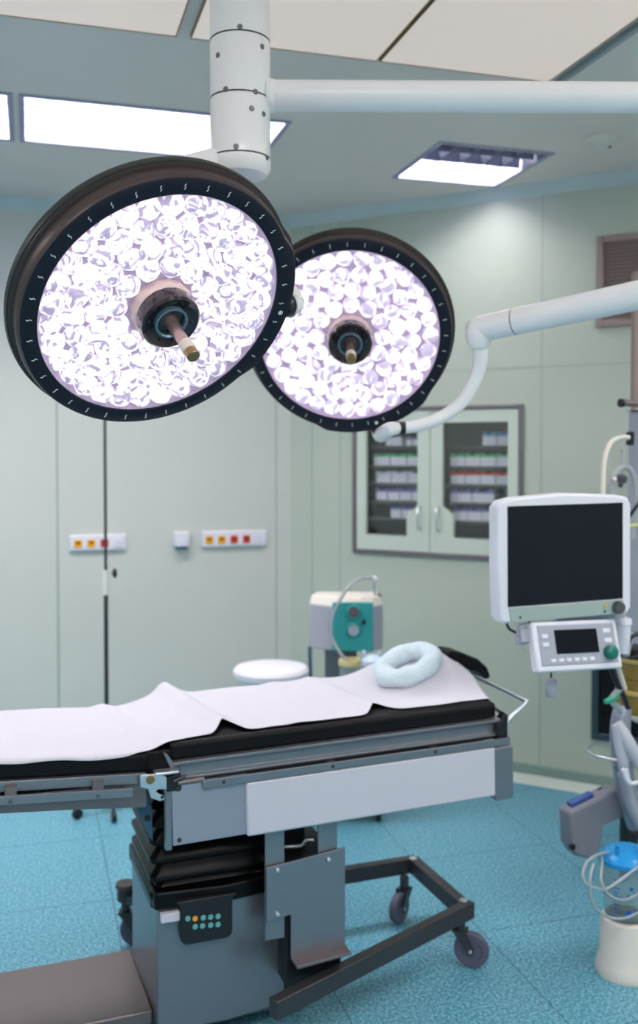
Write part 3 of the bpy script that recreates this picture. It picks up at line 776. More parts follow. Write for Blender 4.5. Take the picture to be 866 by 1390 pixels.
# steel shroud and black collar with keypad
sh = MB(); sh.prism([(.328, .075), (.52, .062), (.70, .085), (.70, .43), (.32, .43)], 'z', .06, .405)
tb(sh, 'column_shroud', 'steel', bevel=.006, seg=3)
sc = MB(); sc.prism([(.320, .066), (.52, .050), (.69, .075), (.69, .44), (.312, .44)], 'z', .402, .452)
tb(sc, 'column_collar', 'rubber_black', bevel=.008, seg=3)
kp = MB(); pts = []
x0, x1, z0, z1 = .387, .532, .308, .43
for cx, cz, a0 in ((x1-.02, z0+.02, 270), ): pts += [(cx+.02*math.cos(R(a0+90*i/5)), cz+.02*math.sin(R(a0+90*i/5))) for i in range(6)]
pts += [(x1, z1-.02), (x1+.012, z1), (x0-.012, z1), (x0, z1-.02)]
for cx, cz, a0 in ((x0+.02, z0+.02, 180), ): pts += [(cx+.02*math.cos(R(a0+90*i/5)), cz+.02*math.sin(R(a0+90*i/5))) for i in range(6)]
kp.prism(pts, 'y', .038, .075)
kpo = tb(kp, 'control_pod', 'dark_plastic', bevel=.003)
for i, (x, y) in enumerate(((255, 1247), (265, 1247), (276, 1246), (286, 1245), (296, 1244), (265, 1258), (275, 1257), (286, 1256), (296, 1255))):
    q = tp(x, y, .037); tb(MB().rod((q.x, .0385, q.z), (q.x, .036, q.z), .0075, seg=14), 'key', 'led_orange' if i == 1 else 'led_teal', kpo)
a, b_ = tp(218, 1238, .05), tp(244, 1250, .05)
tb(MB().box(a.x, b_.x, .044, .064, b_.z+.002, a.z-.006), 'release_tab', 'panel_white', bevel=.003)
# steel bracket plates beside the column
zt = .62
tb(MB().box(.615, .671, .0, .008, .30, zt), 'bracket_strut', 'steel', bevel=.001)
tb(MB().box(.771, .829, .0, .008, .49, zt), 'bracket_strut', 'steel', bevel=.001)
pp = [(.615, .508), (.848, .532), (.848, .25), (.686, .242), (.686, .368), (.615, .356)]
bp = tb(MB().prism(pp, 'y', -.012, -.004), 'bracket_plate', 'steel', bevel=.001)
for x, y in ((376, 1180), (445, 1166), (376, 1240)):
    q = tp(x, y, -.012); tb(MB().rod((q.x, -.011, q.z), (q.x, -.024, q.z), .0065, .0055, seg=16), 'bolt', 'steel_bright', bp)
tb(MB().prism([(.686, .245), (.848, .255), (.85, .248), (.688, .236)], 'y', -.06, -.004), 'bracket_flange', 'steel_warm', bevel=.001)
tb(MB().box(.68, .845, .01, .30, .15, .50), 'actuator_box', 'dark_plastic', bevel=.004)
tb(MB().tube([(.69, .06, .53), (.735, .04, .535), (.745, .03, .552), (.765, .02, .555)], .005, 8, 3), 'bent_lug', 'steel_bright')
tb(MB().box(.671, .775, .12, .40, .50, .66), 'lift_column', 'dark_plastic', bevel=.004)
# wheeled base frame
def beam(a, b, w, z0, z1):
    a, b = Vector(a), Vector(b); d = (b-a).normalized(); n_ = Vector((-d.y, d.x))*w/2
    return [(a+n_), (a-n_), (b-n_), (b+n_)]
def beam_mb(a, b, w, z0, z1):
    p = beam(a, b, w, z0, z1); return MB().prism([tuple(q) for q in p], 'z', z0, z1)
tb(beam_mb((.60, -.115), (1.375, .205), .034, .148, .20), 'base_rail', 'steel_dark', bevel=.002)
tb(beam_mb((.55, .578), (1.36, .578), .034, .148, .20), 'base_rail', 'steel_dark', bevel=.002)
tb(beam_mb((1.350, .20), (1.350, .575), .038, .1485, .2005), 'base_rail', 'steel_dark', bevel=.002)
tb(MB().box(.34, .80, .10, .50, .04, .10), 'base_plate', 'steel_warm', bevel=.006)
tb(MB().box(-.12, .325, .12, .478, .06, .10), 'base_foot', 'steel_warm', bevel=.006)
for u, v in ((1.352, .212), (1.343, .562)): tb(MB().rod((u, v, .20), (u, v, .2035), .0135, seg=24), 'rail_cap', 'steel_bright')
def caster(u, v, yaw, ztop, rad=.056):
    m_ = MB(); m_.rod((0, 0, ztop), (0, 0, 2*rad-.004), .016, seg=16)
    for s_ in (-1, 1): m_.prism([(-.02, 2*rad), (.02, 2*rad), (.045, rad+.012), (.045, rad-.012), (.030, rad-.012), (.0, rad+.03)], 'y', s_*.020-.0015, s_*.020+.0015)
    m_.box(-.024, .024, -.0215, .0215, 2*rad, 2*rad+.005)
    mt_ = Matrix.Translation((u, v, 0)) @ Matrix.Rotation(yaw, 4, 'Z')
    k = tb(m_.xf(mt_), 'caster', 'steel_dark')
    w = MB(); w.lathe([(0, -.010), (rad*.62, -.010), (rad*.66, -.013), (rad*.95, -.013), (rad, -.008), (rad, .008), (rad*.95, .013), (rad*.66, .013), (rad*.62, .010), (0, .010)], (.036, 0, rad), (0, 1, 0), 36)
    tb(w.xf(mt_), 'wheel', 'caster_grey', k)
    w = MB(); w.rod((.036, -.024, rad), (.036, .024, rad), .006, seg=12); tb(w.xf(mt_), 'axle', 'steel_bright', k)
caster(1.335, .20, R(-40), .15); caster(1.30, .545, R(215), .15, .052); caster(-.08, .17, R(20), .065, .03)
lc = tb(MB().rod((.345, .70, .155), (.345, .70, .20), .030, seg=28).rod((.345, .70, .20), (.345, .70, .212), .036, .033, seg=28), 'caster_housing', 'steel_dark')
tb(beam_mb((.345, .70), (.50, .50), .04, .15, .18), 'base_rail', 'steel_dark', bevel=.002)
caster(.345, .70, R(-20), .15, .056)

# ================================================================ sheet on the table
def wr(u, v):
    t = v/TW; h = 0
    for ub, uf, amp_b, amp_f, w in ((.435, .53, .028, .016, .035), (.22, .35, .010, .006, .03), (.78, .72, .006, .004, .03), (.90, .99, .007, .014, .03), (.60, .66, -.004, -.002, .05), (-.2, -.12, .004, .003, .05), (-.45, -.4, .006, .003, .05)):
        c_ = uf+(ub-uf)*t; a = amp_f+(amp_b-amp_f)*t
        h += a*math.exp(-((u-c_)/w)**2)
    h += .0022*noise.noise(Vector((u*7, v*6, 1)))+.0012*noise.noise(Vector((u*19, v*15, 4)))
    return h
def near_edge(u):
    e = .010+.012*sm(.3, .5, u)+.012*sm(.9, 1.05, u)-.020*sm(.33, .22, u)
    e += .085*max(0, 1-abs(u-.522)/.055)**1.6 + .075*max(0, 1-abs(u-.985)/.075)**1.5
    return e+.002*math.sin(u*31)
def far_edge(u): return TW-.045-.02*sm(.3, -.3, u)+.05*math.exp(-((u-.44)/.05)**2)-.055*sm(1.15, 1.3, u)+.005*math.sin(u*23)
sb = MB(); NU, NV = 260, 56; g = []
for i in range(NU+1):
    row = []
    for j in range(NV+1):
        t = j/NV; u = -.77+(1.337+.77)*i/NU
        a, b_ = near_edge(u), far_edge(u); v = a+(b_-a)*t
        if i == NU or u > 1.30:
            u2 = u+.20*max(0, v-.02)*sm(1.2, 1.337, u)
        else: u2 = u+.20*max(0, v-.02)*sm(1.2, 1.337, u)
        z = top_z(u2, v)+dome(u2, v)+.0045+max(0, wr(u, v))+.004*t*0+.010*sm(.2, .5, v)*(1-sm(.95, 1.1, u))
        if v < .0: z -= -v*1.0
        row.append(sb.bm.verts.new((u2, v, z)))
    g.append(row)
for i in range(NU):
    for j in range(NV): sb.bm.faces.new((g[i][j], g[i+1][j], g[i+1][j+1], g[i][j+1]))
sheet = sb.xf(OFF).build('sheet', 'sheet', None, angle=180)
sheet.matrix_world = tbl.matrix_world
sol = sheet.modifiers.new('solid', 'SOLIDIFY'); sol.thickness = .0015; sol.offset = 1
tag(sheet, 'white disposable sheet draped along the black operating table mattress', 'sheet')

# ring cushion
rc = MB(); NA, NB = 56, 18; ringv = []
for i in range(NA):
    a = 2*PI*i/NA; ca, sa_ = math.cos(a), math.sin(a); row = []
    cx, cy = .090*ca, .074*sa_
    for k in range(NB):
        b_ = 2*PI*k/NB; n_ = Vector((ca, sa_, 0))
        rr_ = .0325*(1+.10*noise.noise(Vector((ca*2.2, sa_*2.2, k*.35)))+.06*math.sin(7*a))
        row.append(rc.bm.verts.new(Vector((cx, cy, 0))+n_*rr_*math.cos(b_)+Vector((0, 0, .92*rr_*math.sin(b_)))))
    ringv.append(row)
for i in range(NA):
    A, B = ringv[i], ringv[(i+1) % NA]
    for k in range(NB): rc.bm.faces.new((A[k], A[(k+1) % NB], B[(k+1) % NB], B[k]))
ro = rc.build('ring_cushion', 'ring_cotton', None, angle=180)
RU, RV = 1.165, .24
ro.matrix_world = TM @ Matrix.Translation((RU, RV, top_z(RU, RV)+dome(RU, RV)+.026)) @ Matrix.Rotation(-R(17), 4, 'Y') @ Matrix.Rotation(R(7), 4, 'X') @ Matrix.Rotation(R(25), 4, 'Z')
tag(ro, 'pale blue white cotton ring head cushion lying on the raised end of the sheet', 'ring cushion')

# ================================================================ stool, drip stand, suction unit
sp_ = at(368, 907, 4.35)
t = thing('stool', 'round white stool standing behind the operating table', 'stool', (sp_.x, sp_.y, 0))
zt = sp_.z
MB().lathe([(0, zt+.012), (.13, zt+.012), (.16, zt+.006), (.17, zt-.008), (.168, zt-.03), (.155, zt-.042), (0, zt-.042)], seg=48).build('seat', 'white_plastic', t)
MB().lathe([(0, zt-.04), (.08, zt-.04), (.08, zt-.055), (.025, zt-.065), (.025, .35), (.018, .345), (.018, .12), (0, .12)], seg=24).build('column', 'steel_bright', t)
for k in range(5):
    a = 2*PI*k/5+.3; l = MB(); l.rod((.02*math.cos(a), .02*math.sin(a), .13), (.19*math.cos(a), .19*math.sin(a), .075), .016, .011, 16); l.build('leg', 'steel_bright', t)
    w = MB(); w.rod((.19*math.cos(a)-.012*math.sin(a), .19*math.sin(a)+.012*math.cos(a), .028), (.19*math.cos(a)+.012*math.sin(a), .19*math.sin(a)-.012*math.cos(a), .028), .028, seg=24)
    w.rod((.19*math.cos(a), .19*math.sin(a), .03), (.19*math.cos(a), .19*math.sin(a), .08), .006, seg=10); w.build('caster', 'dark_plastic', t)

ip = Vector((.328, 4.52, 0))
t = thing('drip_stand', 'thin steel telescopic drip stand in front of the left socket strip', 'drip stand', ip)
MB().rod((0, 0, .09), (0, 0, 1.08), .010, seg=20).build('lower_pole', 'steel_dark', t)
MB().rod((0, 0, .97), (0, 0, 2.0), .0068, seg=16).build('upper_pole', 'steel_dark', t)
c_ = MB().lathe([(0, 1.0), (.0135, 1.0), (.0135, 1.075), (.011, 1.08), (.011, 1.115), (0, 1.115)], seg=20).build('clamp', 'cove_white', t)
MB().rod((.01, -.002, 1.1), (.03, -.006, 1.1), .004, seg=10).build('knob_stem', 'steel_bright', c_)
MB().lathe([(0, .0), (.012, .0), (.022, .006), (.022, .014), (.012, .02), (0, .02)], (.03, -.006, 1.1), (1, -.2, 0), 20).build('knob', 'dark_plastic', c_)
hk = MB()
for s_ in (-1, 1): hk.tube([(0, 0, 1.99), (s_*.06, 0, 2.0), (s_*.09, 0, 1.99), (s_*.10, 0, 2.01), (s_*.095, 0, 2.03)], .003, 8)
hk.build('hook', 'steel_dark', t)
MB().lathe([(0, .06), (.03, .06), (.03, .09), (.02, .1), (.0, .1)], seg=20).build('base_hub', 'steel_dark', t)
for k in range(5):
    a = 2*PI*k/5-1.45; MB().rod((.02*math.cos(a), .02*math.sin(a), .075), (.15*math.cos(a), .15*math.sin(a), .055), .009, .007, 12).build('leg', 'steel_dark', t)
    MB().rod((.15*math.cos(a)-.01*math.sin(a), .15*math.sin(a)+.01*math.cos(a), .024), (.15*math.cos(a)+.01*math.sin(a), .15*math.sin(a)-.01*math.cos(a), .024), .024, seg=20).rod((.15*math.cos(a), .15*math.sin(a), .03), (.15*math.cos(a), .15*math.sin(a), .055), .005, seg=8).build('caster', 'dark_plastic', t)

# suction unit, local x to the right, y away from the camera
s0 = at(470, 845, 4.42); SA = math.atan2(-s0.x, s0.y)
t = thing('suction_unit', 'grey and teal suction unit with two dials on a stand behind the table', 'suction unit', (s0.x, s0.y, 0), rotz(SA))
K = 4.35/1315
def sx(px): return (px-470)*K
def sz(py): return s0.z-(py-845)*K
hs = MB()
plan = [(sx(451), -.01), (sx(507), -.01), (sx(521), .05), (sx(519), .19), (sx(425), .19), (sx(418), .06)]
hs.prism(plan, 'z', sz(884), sz(822)); hs.build('housing', 'grey_plastic', t, bevel=.006)
tpb = MB(); tpb.hexa([(x, y, sz(823)) for x, y in plan], [(x*.94, .02+y*.85, sz(810)) for x, y in plan]); tpb.build('top_cover', 'cream_plastic', t, bevel=.006)
fp = MB().box(sx(451), sx(507), -.022, -.008, sz(884), sz(816)).build('front_panel', 'teal_panel', t, bevel=.006)
for py in (829, 854):
    gq = MB().lathe([(0, 0), (.032, 0), (.034, .006), (.031, .014), (.026, .015), (.026, .009), (0, .009)], (sx(480), -.022, sz(py)), (0, -1, 0), 28).build('dial_rim', 'teal_panel', fp)
    MB().lathe([(0, .0), (.024, .0), (.024, .004), (0, .004)], (sx(480), -.031, sz(py)), (0, -1, 0), 24).build('dial', 'steel_warm' if py < 840 else 'grey_plastic', fp)
MB().rod((sx(494), -.02, sz(842)), (sx(494), -.045, sz(842)), .010, seg=16).build('switch_knob', 'dark_plastic', fp)
MB().rod((sx(515), .06, sz(816)), (sx(515), .06, sz(806)), .006, seg=12).rod((sx(515), .06, sz(810)), (sx(520), .06, sz(810)), .004, seg=10).build('outlet_nozzle', 'steel_warm', t)
MB().box(sx(440), sx(485), .03, .13, .12, sz(884)).build('stand_column', 'steel', t, bevel=.004)
MB().box(-.14, .17, -.12, .20, .07, .12).build('stand_base', 'mid_grey_plastic', t, bevel=.01)
for x in (-.115, .145):
    for y in (-.09, .19): MB().rod((x-.012, y, .035), (x+.012, y, .035), .035, seg=24).rod((x, y, .04), (x, y, .08), .008, seg=8).build('caster', 'dark_plastic', t)
MB().tube([(sx(419), .02, sz(880)), (sx(420), .02, sz(910)), (sx(422), .02, sz(960))], .008, 10).build('side_rod', 'box_blue_grey', t)
def jar(name, cx, cy, ztop, r, ringm, lid):
    j = MB().lathe([(0, ztop-.17), (r*.85, ztop-.17), (r*.9, ztop-.16), (r, ztop-.01), (r, ztop), (r*.94, ztop), (r*.84, ztop-.155), (0, ztop-.155)], (cx, cy, 0), seg=32).build(name, 'clear', t)
    MB().lathe([(r*.8, ztop-.012), (r*1.06, ztop-.014), (r*1.1, ztop), (r*1.04, ztop+.012), (r*.82, ztop+.012), (r*.8, ztop-.012)], (cx, cy, 0), seg=32).build('jar_rim', ringm, j)
    if lid: MB().lathe([(0, ztop+.03), (r*.5, ztop+.03), (r*.95, ztop+.012), (r, ztop-.0), (0, ztop)], (cx, cy, 0), seg=32).rod((cx-r*.6, cy, ztop+.01), (cx-r*.9, cy, ztop+.05), .009, seg=12).rod((cx+r*.5, cy, ztop+.01), (cx+r*.6, cy, ztop+.045), .008, seg=12).build('jar_lid', 'lid_pale', j)
    return j
jar('suction_jar', sx(475), -.10, sz(893), .048, 'yellow_ring', False)
jar('suction_jar', sx(506), -.10, sz(893), .048, 'lid_pale', True)
MB().box(sx(455), sx(525), -.16, .04, sz(893)-.19, sz(893)-.172).build('jar_shelf', 'mid_grey_plastic', t, bevel=.003)
hz = [(sx(510), .05, sz(786)), (sx(490), .0, sz(784)), (sx(473), -.03, sz(795)), (sx(460), -.035, sz(815)), (sx(450), -.045, sz(838)), (sx(449), -.05, sz(858)), (sx(457), -.06, sz(876)), (sx(467), -.08, sz(890)), (sx(474), -.10, sz(904))]
MB().tube(hz, .0075, 12).build('suction_hose', 'tube_clear', t)
MB().tube([(sx(510), .05, sz(786)), (sx(509), .06, sz(800)), (sx(512), .06, sz(815))], .005, 8).build('hose_holder', 'tube_clear', t)
MB().lathe([(0, -.016), (.012, -.012), (.016, 0), (.012, .012), (0, .016)], (sx(509), .05, sz(787)), seg=16).build('hose_tip', 'white_plastic', t)

# ================================================================ patient monitor and ventilator panel
def box_frame(pts, v, back, name=None): pass
MV = 0.0
def T3(px, py, v): q = tp(px, py, v); return Vector((q.x, v, q.z))
mo = (T3(675, 674, MV)+T3(857, 836, MV))/2
MR = TM.to_3x3() @ Matrix.Rotation(R(-.6), 3, 'Y')
mon = thing('patient_monitor', 'white framed patient monitor with a large dark screen', 'monitor', TM @ mo, MR)
W2, H2 = .244, .189
ho = MB()
out = []
def edgept(x, z): return (x, z)
xs_ = [(-W2+.018, -H2), (W2-.014, -H2-.0), (W2, -H2+.02), (W2, H2-.03), (W2-.012, H2-.006), (W2-.06, H2+.002), (0, H2+.012), (-W2+.06, H2+.002), (-W2+.02, H2-.006), (-W2, H2-.024), (-W2, 0), (-W2+.006, -H2+.02)]
ho.prism(xs_, 'y', 0, .055); ho.prism([(x*.86, z*.86) for x, z in xs_], 'y', .055, .09)
hs_ = ho.build('housing', 'white_plastic', mon, bevel=.009, seg=3)
MB().box(-.209, .209, -.0035, .004, -.138, .166).build('screen', 'screen', hs_, bevel=.001)
MB().prism([(-.207, -.142), (.21, -.142), (.213, -.186), (-.199, -.186)], 'y', -.004, .004).build('lower_bezel', 'screen_trim', hs_, bevel=.0015)
dl = MB().lathe([(0, .0), (.020, .0), (.020, .012), (.017, .020), (.0, .020)], (.186, -.004, -.164), (0, -1, 0), 32).build('dial', 'dial_grey', hs_)
MB().rod((.139, -.003, -.158), (.139, -.0065, -.158), .0055, seg=12).build('indicator', 'yellow', hs_)
MB().rod((.139, -.003, -.174), (.139, -.0065, -.174), .0045, seg=12).build('indicator', 'teal_knob', hs_)
MB().rod((-.168, -.003, -.172), (-.168, -.0055, -.172), .004, seg=12).build('indicator', 'dark_plastic', hs_)
MB().tube([(-.19, .04, -.18), (-.185, .035, -.21), (-.15, .03, -.228), (-.115, .04, -.222), (-.10, .05, -.19)], .0042, 10).build('cable', 'dark_plastic', mon)

# ventilator panel: leans back
BL, BR = T3(729, 914, -.045), T3(845, 907, -.045); TLp, TRp = T3(722, 845, .0), T3(836, 838, .0)
ux = (BR-BL).normalized(); uz = ((TLp-BL)-ux*(TLp-BL).dot(ux)).normalized(); uy = uz.cross(ux)
# axes: x right, y away, z up the panel
cen = (BL+BR+TLp+TRp)/4; w2 = (BR-BL).length/2; h2 = (TLp-BL).dot(uz)/2
VR = TM.to_3x3() @ Matrix((ux, uy if uy.y > 0 else -uy, uz)).transposed()
vp = thing('ventilator_panel', 'small white and grey ventilator control panel below the patient monitor', 'control panel', TM @ cen, VR)
hv = MB().box(-w2, w2, 0, .035, -h2, h2).build('housing', 'white_plastic', vp, bevel=.007, seg=3)
MB().box(-w2+.018, w2-.014, -.003, .004, -h2+.018, h2-.012).build('face_plate', 'grey_plastic', hv, bevel=.002)
MB().box(-w2+.075, w2-.082, -.005, .0, -h2+.052, h2-.028).build('screen', 'screen_small', hv)
for x0, x1, z in ((-w2+.028, -w2+.05, .03), (-w2+.028, -w2+.05, .005), (w2-.06, w2-.032, .04), (w2-.058, w2-.03, .01)):
    MB().box(x0, x1, -.0065, -.002, z-.007, z+.007).build('key', 'white_plastic', hv, bevel=.002)
for i in range(6): x = -w2+.05+i*.028; MB().box(x, x+.018, -.0055, -.002, -h2+.028, -h2+.038).build('key', 'white_plastic', hv, bevel=.001)
MB().lathe([(0, 0), (.022, 0), (.0225, .010), (.020, .022), (.012, .027), (0, .028)], (w2-.046, -.003, -.028), (0, -1, 0), 28, rfun=lambda a, r, z: 1+(.03*math.cos(10*a) if r > .015 else 0)).build('knob', 'teal_knob', hv)
MB().tube([(-w2+.0, .02, h2-.0), (-w2-.03, .03, h2-.01), (-w2-.025, .04, h2-.06), (-w2-.01, .03, h2-.08)], .0035, 8).build('cable', 'grey_plastic', vp)
MB().box(-w2-.028, -w2+.01, .02, .06, h2-.06, h2-.014).build('side_bracket', 'grey_plastic', vp, bevel=.004)

# ================================================================ anaesthesia machine (mostly beyond the right edge)
AMO = Vector((2.35, .5, 0))
am = thing('anaesthesia_machine', 'grey anaesthesia machine with hoses at the right edge', 'anaesthesia machine', TM @ AMO, rotz(TA))
AO = Matrix.Translation(-AMO)
def an(mb, name, m, parent=am, **k): return mb.xf(AO).build(name, m, parent, **k)
pn = T3(853, 553, .35)
pb_ = T3(852, 553, .62); pn.x = pb_.x
an(MB().box(pn.x, 2.75, .35, .62, .90, pn.z), 'upper_cabinet', 'grey_plastic', bevel=.01)
an(MB().box(pn.x-.004, 2.76, .34, .63, pn.z, pn.z+.012), 'top_shelf', 'steel_bright', bevel=.003)
a = T3(843, 547, .33); ra = an(MB().rod((a.x, .33, a.z), (2.7, .33, a.z), .012, seg=20), 'top_rail', 'steel_warm')
an(MB().rod((a.x-.006, .33, a.z), (a.x+.008, .33, a.z), .0155, seg=20), 'rail_cap', 'dark_plastic', ra)
q = T3(863, 480, .58)
an(MB().rod((q.x, .58, pn.z), (q.x, .58, 2.35), .018, seg=20), 'rear_pole', 'vent_blade')
a = T3(854, 594, .34)
cn = an(MB().box(a.x-.006, a.x+.012, .325, .352, a.z-.028, a.z+.022), 'gas_outlet', 'dark_plastic', bevel=.004)
an(MB().rod((a.x-.03, .335, a.z), (a.x+.0, .335, a.z), .009, seg=16), 'outlet_plug', 'tube_cream', cn)
an(MB().tube([T3(851, 594, .335), T3(842, 594, .33), T3(830, 600, .32), T3(822, 618, .31), T3(819, 645, .30), T3(819, 690, .28), T3(826, 760, .26), T3(845, 840, .25)], .0085, 14), 'gas_hose', 'tube_cream')
# flow meter and valve
a = T3(845, 640, .33)
fm_ = an(MB().rod((a.x, .33, a.z), (a.x, .33, T3(845, 610, .33).z), .009, .007, 16), 'flow_meter', 'tube_clear')
vl = T3(844, 650, .31)
an(MB().lathe([(0, -.03), (.008, -.03), (.010, -.015), (.019, -.010), (.019, .010), (.010, .016), (0, .016)], vl, (0, -.3, 1), 20), 'valve', 'dial_grey', fm_)
an(MB().tube([T3(832, 652, .32), T3(838, 650, .32), T3(845, 651, .32)], .009, 12), 'valve_side_port', 'tube_cream', fm_)
# breathing bag loop behind the monitor
an(MB().tube([T3(829, 672, .33), T3(832, 650, .33), T3(840, 638, .33), T3(850, 634, .33), T3(858, 642, .33), T3(862, 660, .33), T3(863, 690, .33), T3(858, 730, .33)], .012, 14), 'breathing_hose', 'tube_clear')
an(MB().tube([T3(848, 715, .30), T3(858, 713, .28), T3(872, 712, .28)], .0045, 10), 'sample_line', 'hose_yellow')
an(MB().tube([T3(852, 705, .30), T3(862, 690, .27), T3(875, 672, .26)], .006, 10), 'black_cable', 'dark_plastic')
# arm carrying monitor and panel
an(MB().lathe([(0, .0), (.022, .0), (.025, -.006), (.025, -.02), (.021, -.024), (.019, -.09), (.016, -.10), (.016, -.115), (0, -.115)], T3(847, 839, .06), (0, 0, 1), 28), 'monitor_arm_post', 'white_plastic')
q = T3(847, 880, .06)
an(MB().tube([(q.x, .06, q.z+.005), (q.x+.02, .08, q.z-.02), (q.x+.12, .2, q.z-.03), (2.12, .36, q.z-.03)], .016, 14), 'support_arm', 'grey_plastic')
an(MB().box(q.x-.26, q.x+.0, .055, .085, 1.10, 1.15), 'mount_bar', 'grey_plastic', bevel=.004)
# hanging sensor
a, b_ = T3(748, 905, .04), T3(748, 920, .04)
an(MB().tube([a+Vector((0, .01, .03)), a, b_], .003, 8), 'sensor_cord', 'dark_plastic')
an(MB().lathe([(0, 0), (.014, -.003), (.018, -.02), (.018, -.05), (.012, -.06), (0, -.062)], b_, (0, 0, 1), 20), 'hanging_sensor', 'grey_plastic')
an(MB().tube([T3(722, 850, .05), T3(716, 862, .05), T3(706, 866, .05)], .002, 6), 'tag_cord', 'hose_yellow')
an(MB().box(T3(701, 870, .05).x, T3(711, 870, .05).x, .045, .053, T3(701, 876, .05).z, T3(701, 865, .05).z), 'yellow_clip', 'amber_light', bevel=.003)
an(MB().rod(T3(720, 882, .04), T3(724, 896, .04), .005, .004, 12), 'green_plug', 'teal_knob')
# amber canister
a = T3(845, 892, .30)
cx_ = a.x+.085
ca_ = an(MB().lathe([(0, 0), (.082, 0), (.085, -.006), (.085, -.075), (.080, -.078), (.085, -.082), (.085, -.20), (0, -.20)], (cx_, .30, a.z), (0, 0, 1), 40), 'absorber_canister', 'amber')
an(MB().lathe([(.0855, -.002), (.089, -.003), (.089, -.016), (.0855, -.017)], (cx_, .30, a.z), (0, 0, 1), 40), 'canister_band', 'amber_light', ca_)
an(MB().lathe([(.0855, -.115), (.091, -.117), (.091, -.130), (.0855, -.132)], (cx_, .30, a.z), (0, 0, 1), 40), 'canister_band', 'amber_light', ca_)
an(MB().lathe([(0, .03), (.06, .03), (.088, .012), (.088, 0), (0, 0)], (cx_, .30, a.z), (0, 0, 1), 40), 'canister_head', 'dark_plastic', ca_)
# hoses
an(MB().tube([T3(866, 860, .2), T3(856, 866, .2), T3(854, 880, .2), T3(866, 884, .2)], .007, 12), 'black_hose', 'dark_plastic')
an(MB().tube([T3(850, 874, .18), T3(848, 886, .18), T3(855, 893, .18), T3(868, 890, .18)], .006, 12), 'black_hose', 'dark_plastic')
an(MB().tube([T3(828, 895, .10), T3(832, 912, .11), T3(838, 928, .12), T3(846, 944, .14), T3(852, 960, .18)], .010, 14), 'black_hose', 'dark_plastic')
an(MB().tube([T3(836, 900, .16), T3(842, 915, .17), T3(848, 935, .18)], .008, 14), 'grey_hose', 'tube_cream')
yy = an(MB().rod(T3(842, 934, .13), T3(830, 948, .12), .012, .011, 20), 'breathing_connector', 'tube_clear')
an(MB().rod(T3(837, 942, .125), T3(829, 951, .12), .0128, .012, 20).rod(T3(830, 949, .12), T3(821, 953, .115), .010, .008, 20), 'teal_collar', 'hose_teal', yy)
an(MB().rod(T3(829, 951, .12), T3(842, 964, .16), .011, .013, 20), 'breathing_port', 'tube_clear', yy)
# front column, handles, hook
a = T3(838, 972, .22)
an(MB().tube([T3(846, 962, .26), T3(843, 975, .25), T3(842, 1000, .25), T3(846, 1045, .25), T3(853, 1085, .25), T3(862, 1120, .26)], [.030, .034, .036, .036, .034, .03], 20), 'column_cover', 'panel_blue_grey')
an(MB().tube([T3(838, 985, .17), T3(841, 1010, .17), T3(846, 1035, .17), T3(845, 1045, .18)], [.018, .019, .019, .014], 16), 'handle_tube', 'panel_white')
an(MB().tube([T3(838, 982, .17), T3(846, 995, .16), T3(855, 1012, .15), T3(868, 1035, .15)], [.018, .021, .023, .024], 16), 'handle_tube', 'panel_white')
an(MB().tube([T3(846, 1050, .20), T3(852, 1075, .20), T3(860, 1100, .2), T3(870, 1120, .2)], .021, 16), 'handle_tube', 'grey_plastic')
an(MB().box(T3(852, 968, .42).x, 2.7, .20, .42, T3(850, 1008, .2).z, T3(850, 976, .2).z), 'work_surface', 'cream_plastic', bevel=.02, seg=3)
an(MB().tube([T3(846, 1044, .12), T3(849, 1055, .12), T3(855, 1063, .12), T3(868, 1062, .12)], .0075, 12).tube([T3(851, 1044, .12), T3(852, 1054, .12), T3(855, 1062, .12)], .006, 10), 'hook', 'white_plastic')
a = T3(833, 1039, .2); an(MB().rod(a, T3(845, 1043, .2), .006, .011, 14), 'clamp_screw', 'mid_grey_plastic')
# ring for waste bag
rgc = T3(836, 1020, .30); an(MB().tube([(rgc.x+.10*math.cos(2*PI*i/24), .30+.10*math.sin(2*PI*i/24), rgc.z) for i in range(24)], .0048, 10, 2, closed=True).rod((rgc.x+.10, .30, rgc.z), (rgc.x+.16, .30, rgc.z), .006, seg=10), 'bag_ring', 'steel_bright')
# lower trolley
an(MB().box(2.36, 2.82, .30, .62, .16, .60), 'trolley_body', 'mid_grey_plastic', bevel=.02, seg=3)
an(MB().box(2.30, 2.86, .26, .66, .10, .17), 'trolley_base', 'dark_plastic', bevel=.02, seg=3)
for u, v in ((2.38, .32), (2.78, .32), (2.38, .6), (2.78, .6)): an(MB().rod((u-.016, v, .05), (u+.016, v, .05), .05, seg=28).rod((u, v, .06), (u, v, .11), .012, seg=10), 'caster', 'dark_plastic')
# grey side module with sloping display
v0, v1 = .27, .34
pl_ = [(773, 1103), (775, 1150), (783, 1163), (800, 1167), (815, 1160), (820, 1122), (850, 1108), (850, 1076), (838, 1071)]
sm_ = an(MB().prism([tuple(tp(x, y, v0).xz) for x, y in pl_], 'y', v0, v1), 'side_module', 'mid_grey_plastic', bevel=.012, seg=3)
p0, p1 = tp(781, 1098, v0), tp(811, 1083, v0)
dn = Vector((p1.x-p0.x, 0, p1.z-p0.z)); nn = Vector((-dn.z, 0, dn.x)).normalized()
A_ = [Vector((p0.x, v0+.02, p0.z)), Vector((p1.x, v0+.02, p1.z)), Vector((p1.x, v1-.02, p1.z)), Vector((p0.x, v1-.02, p0.z))]
an(MB().hexa([p-nn*.004 for p in A_], [p+nn*.010 for p in A_]), 'display', 'display_blue', sm_, bevel=.001)
an(MB().tube([T3(811, 1084, v0+.05), T3(811, 1075, v0+.05), T3(815, 1070, v0+.05), T3(819, 1074, v0+.05), T3(818, 1081, v0+.05)], .0045, 10), 'loop_handle', 'steel_dark', sm_)
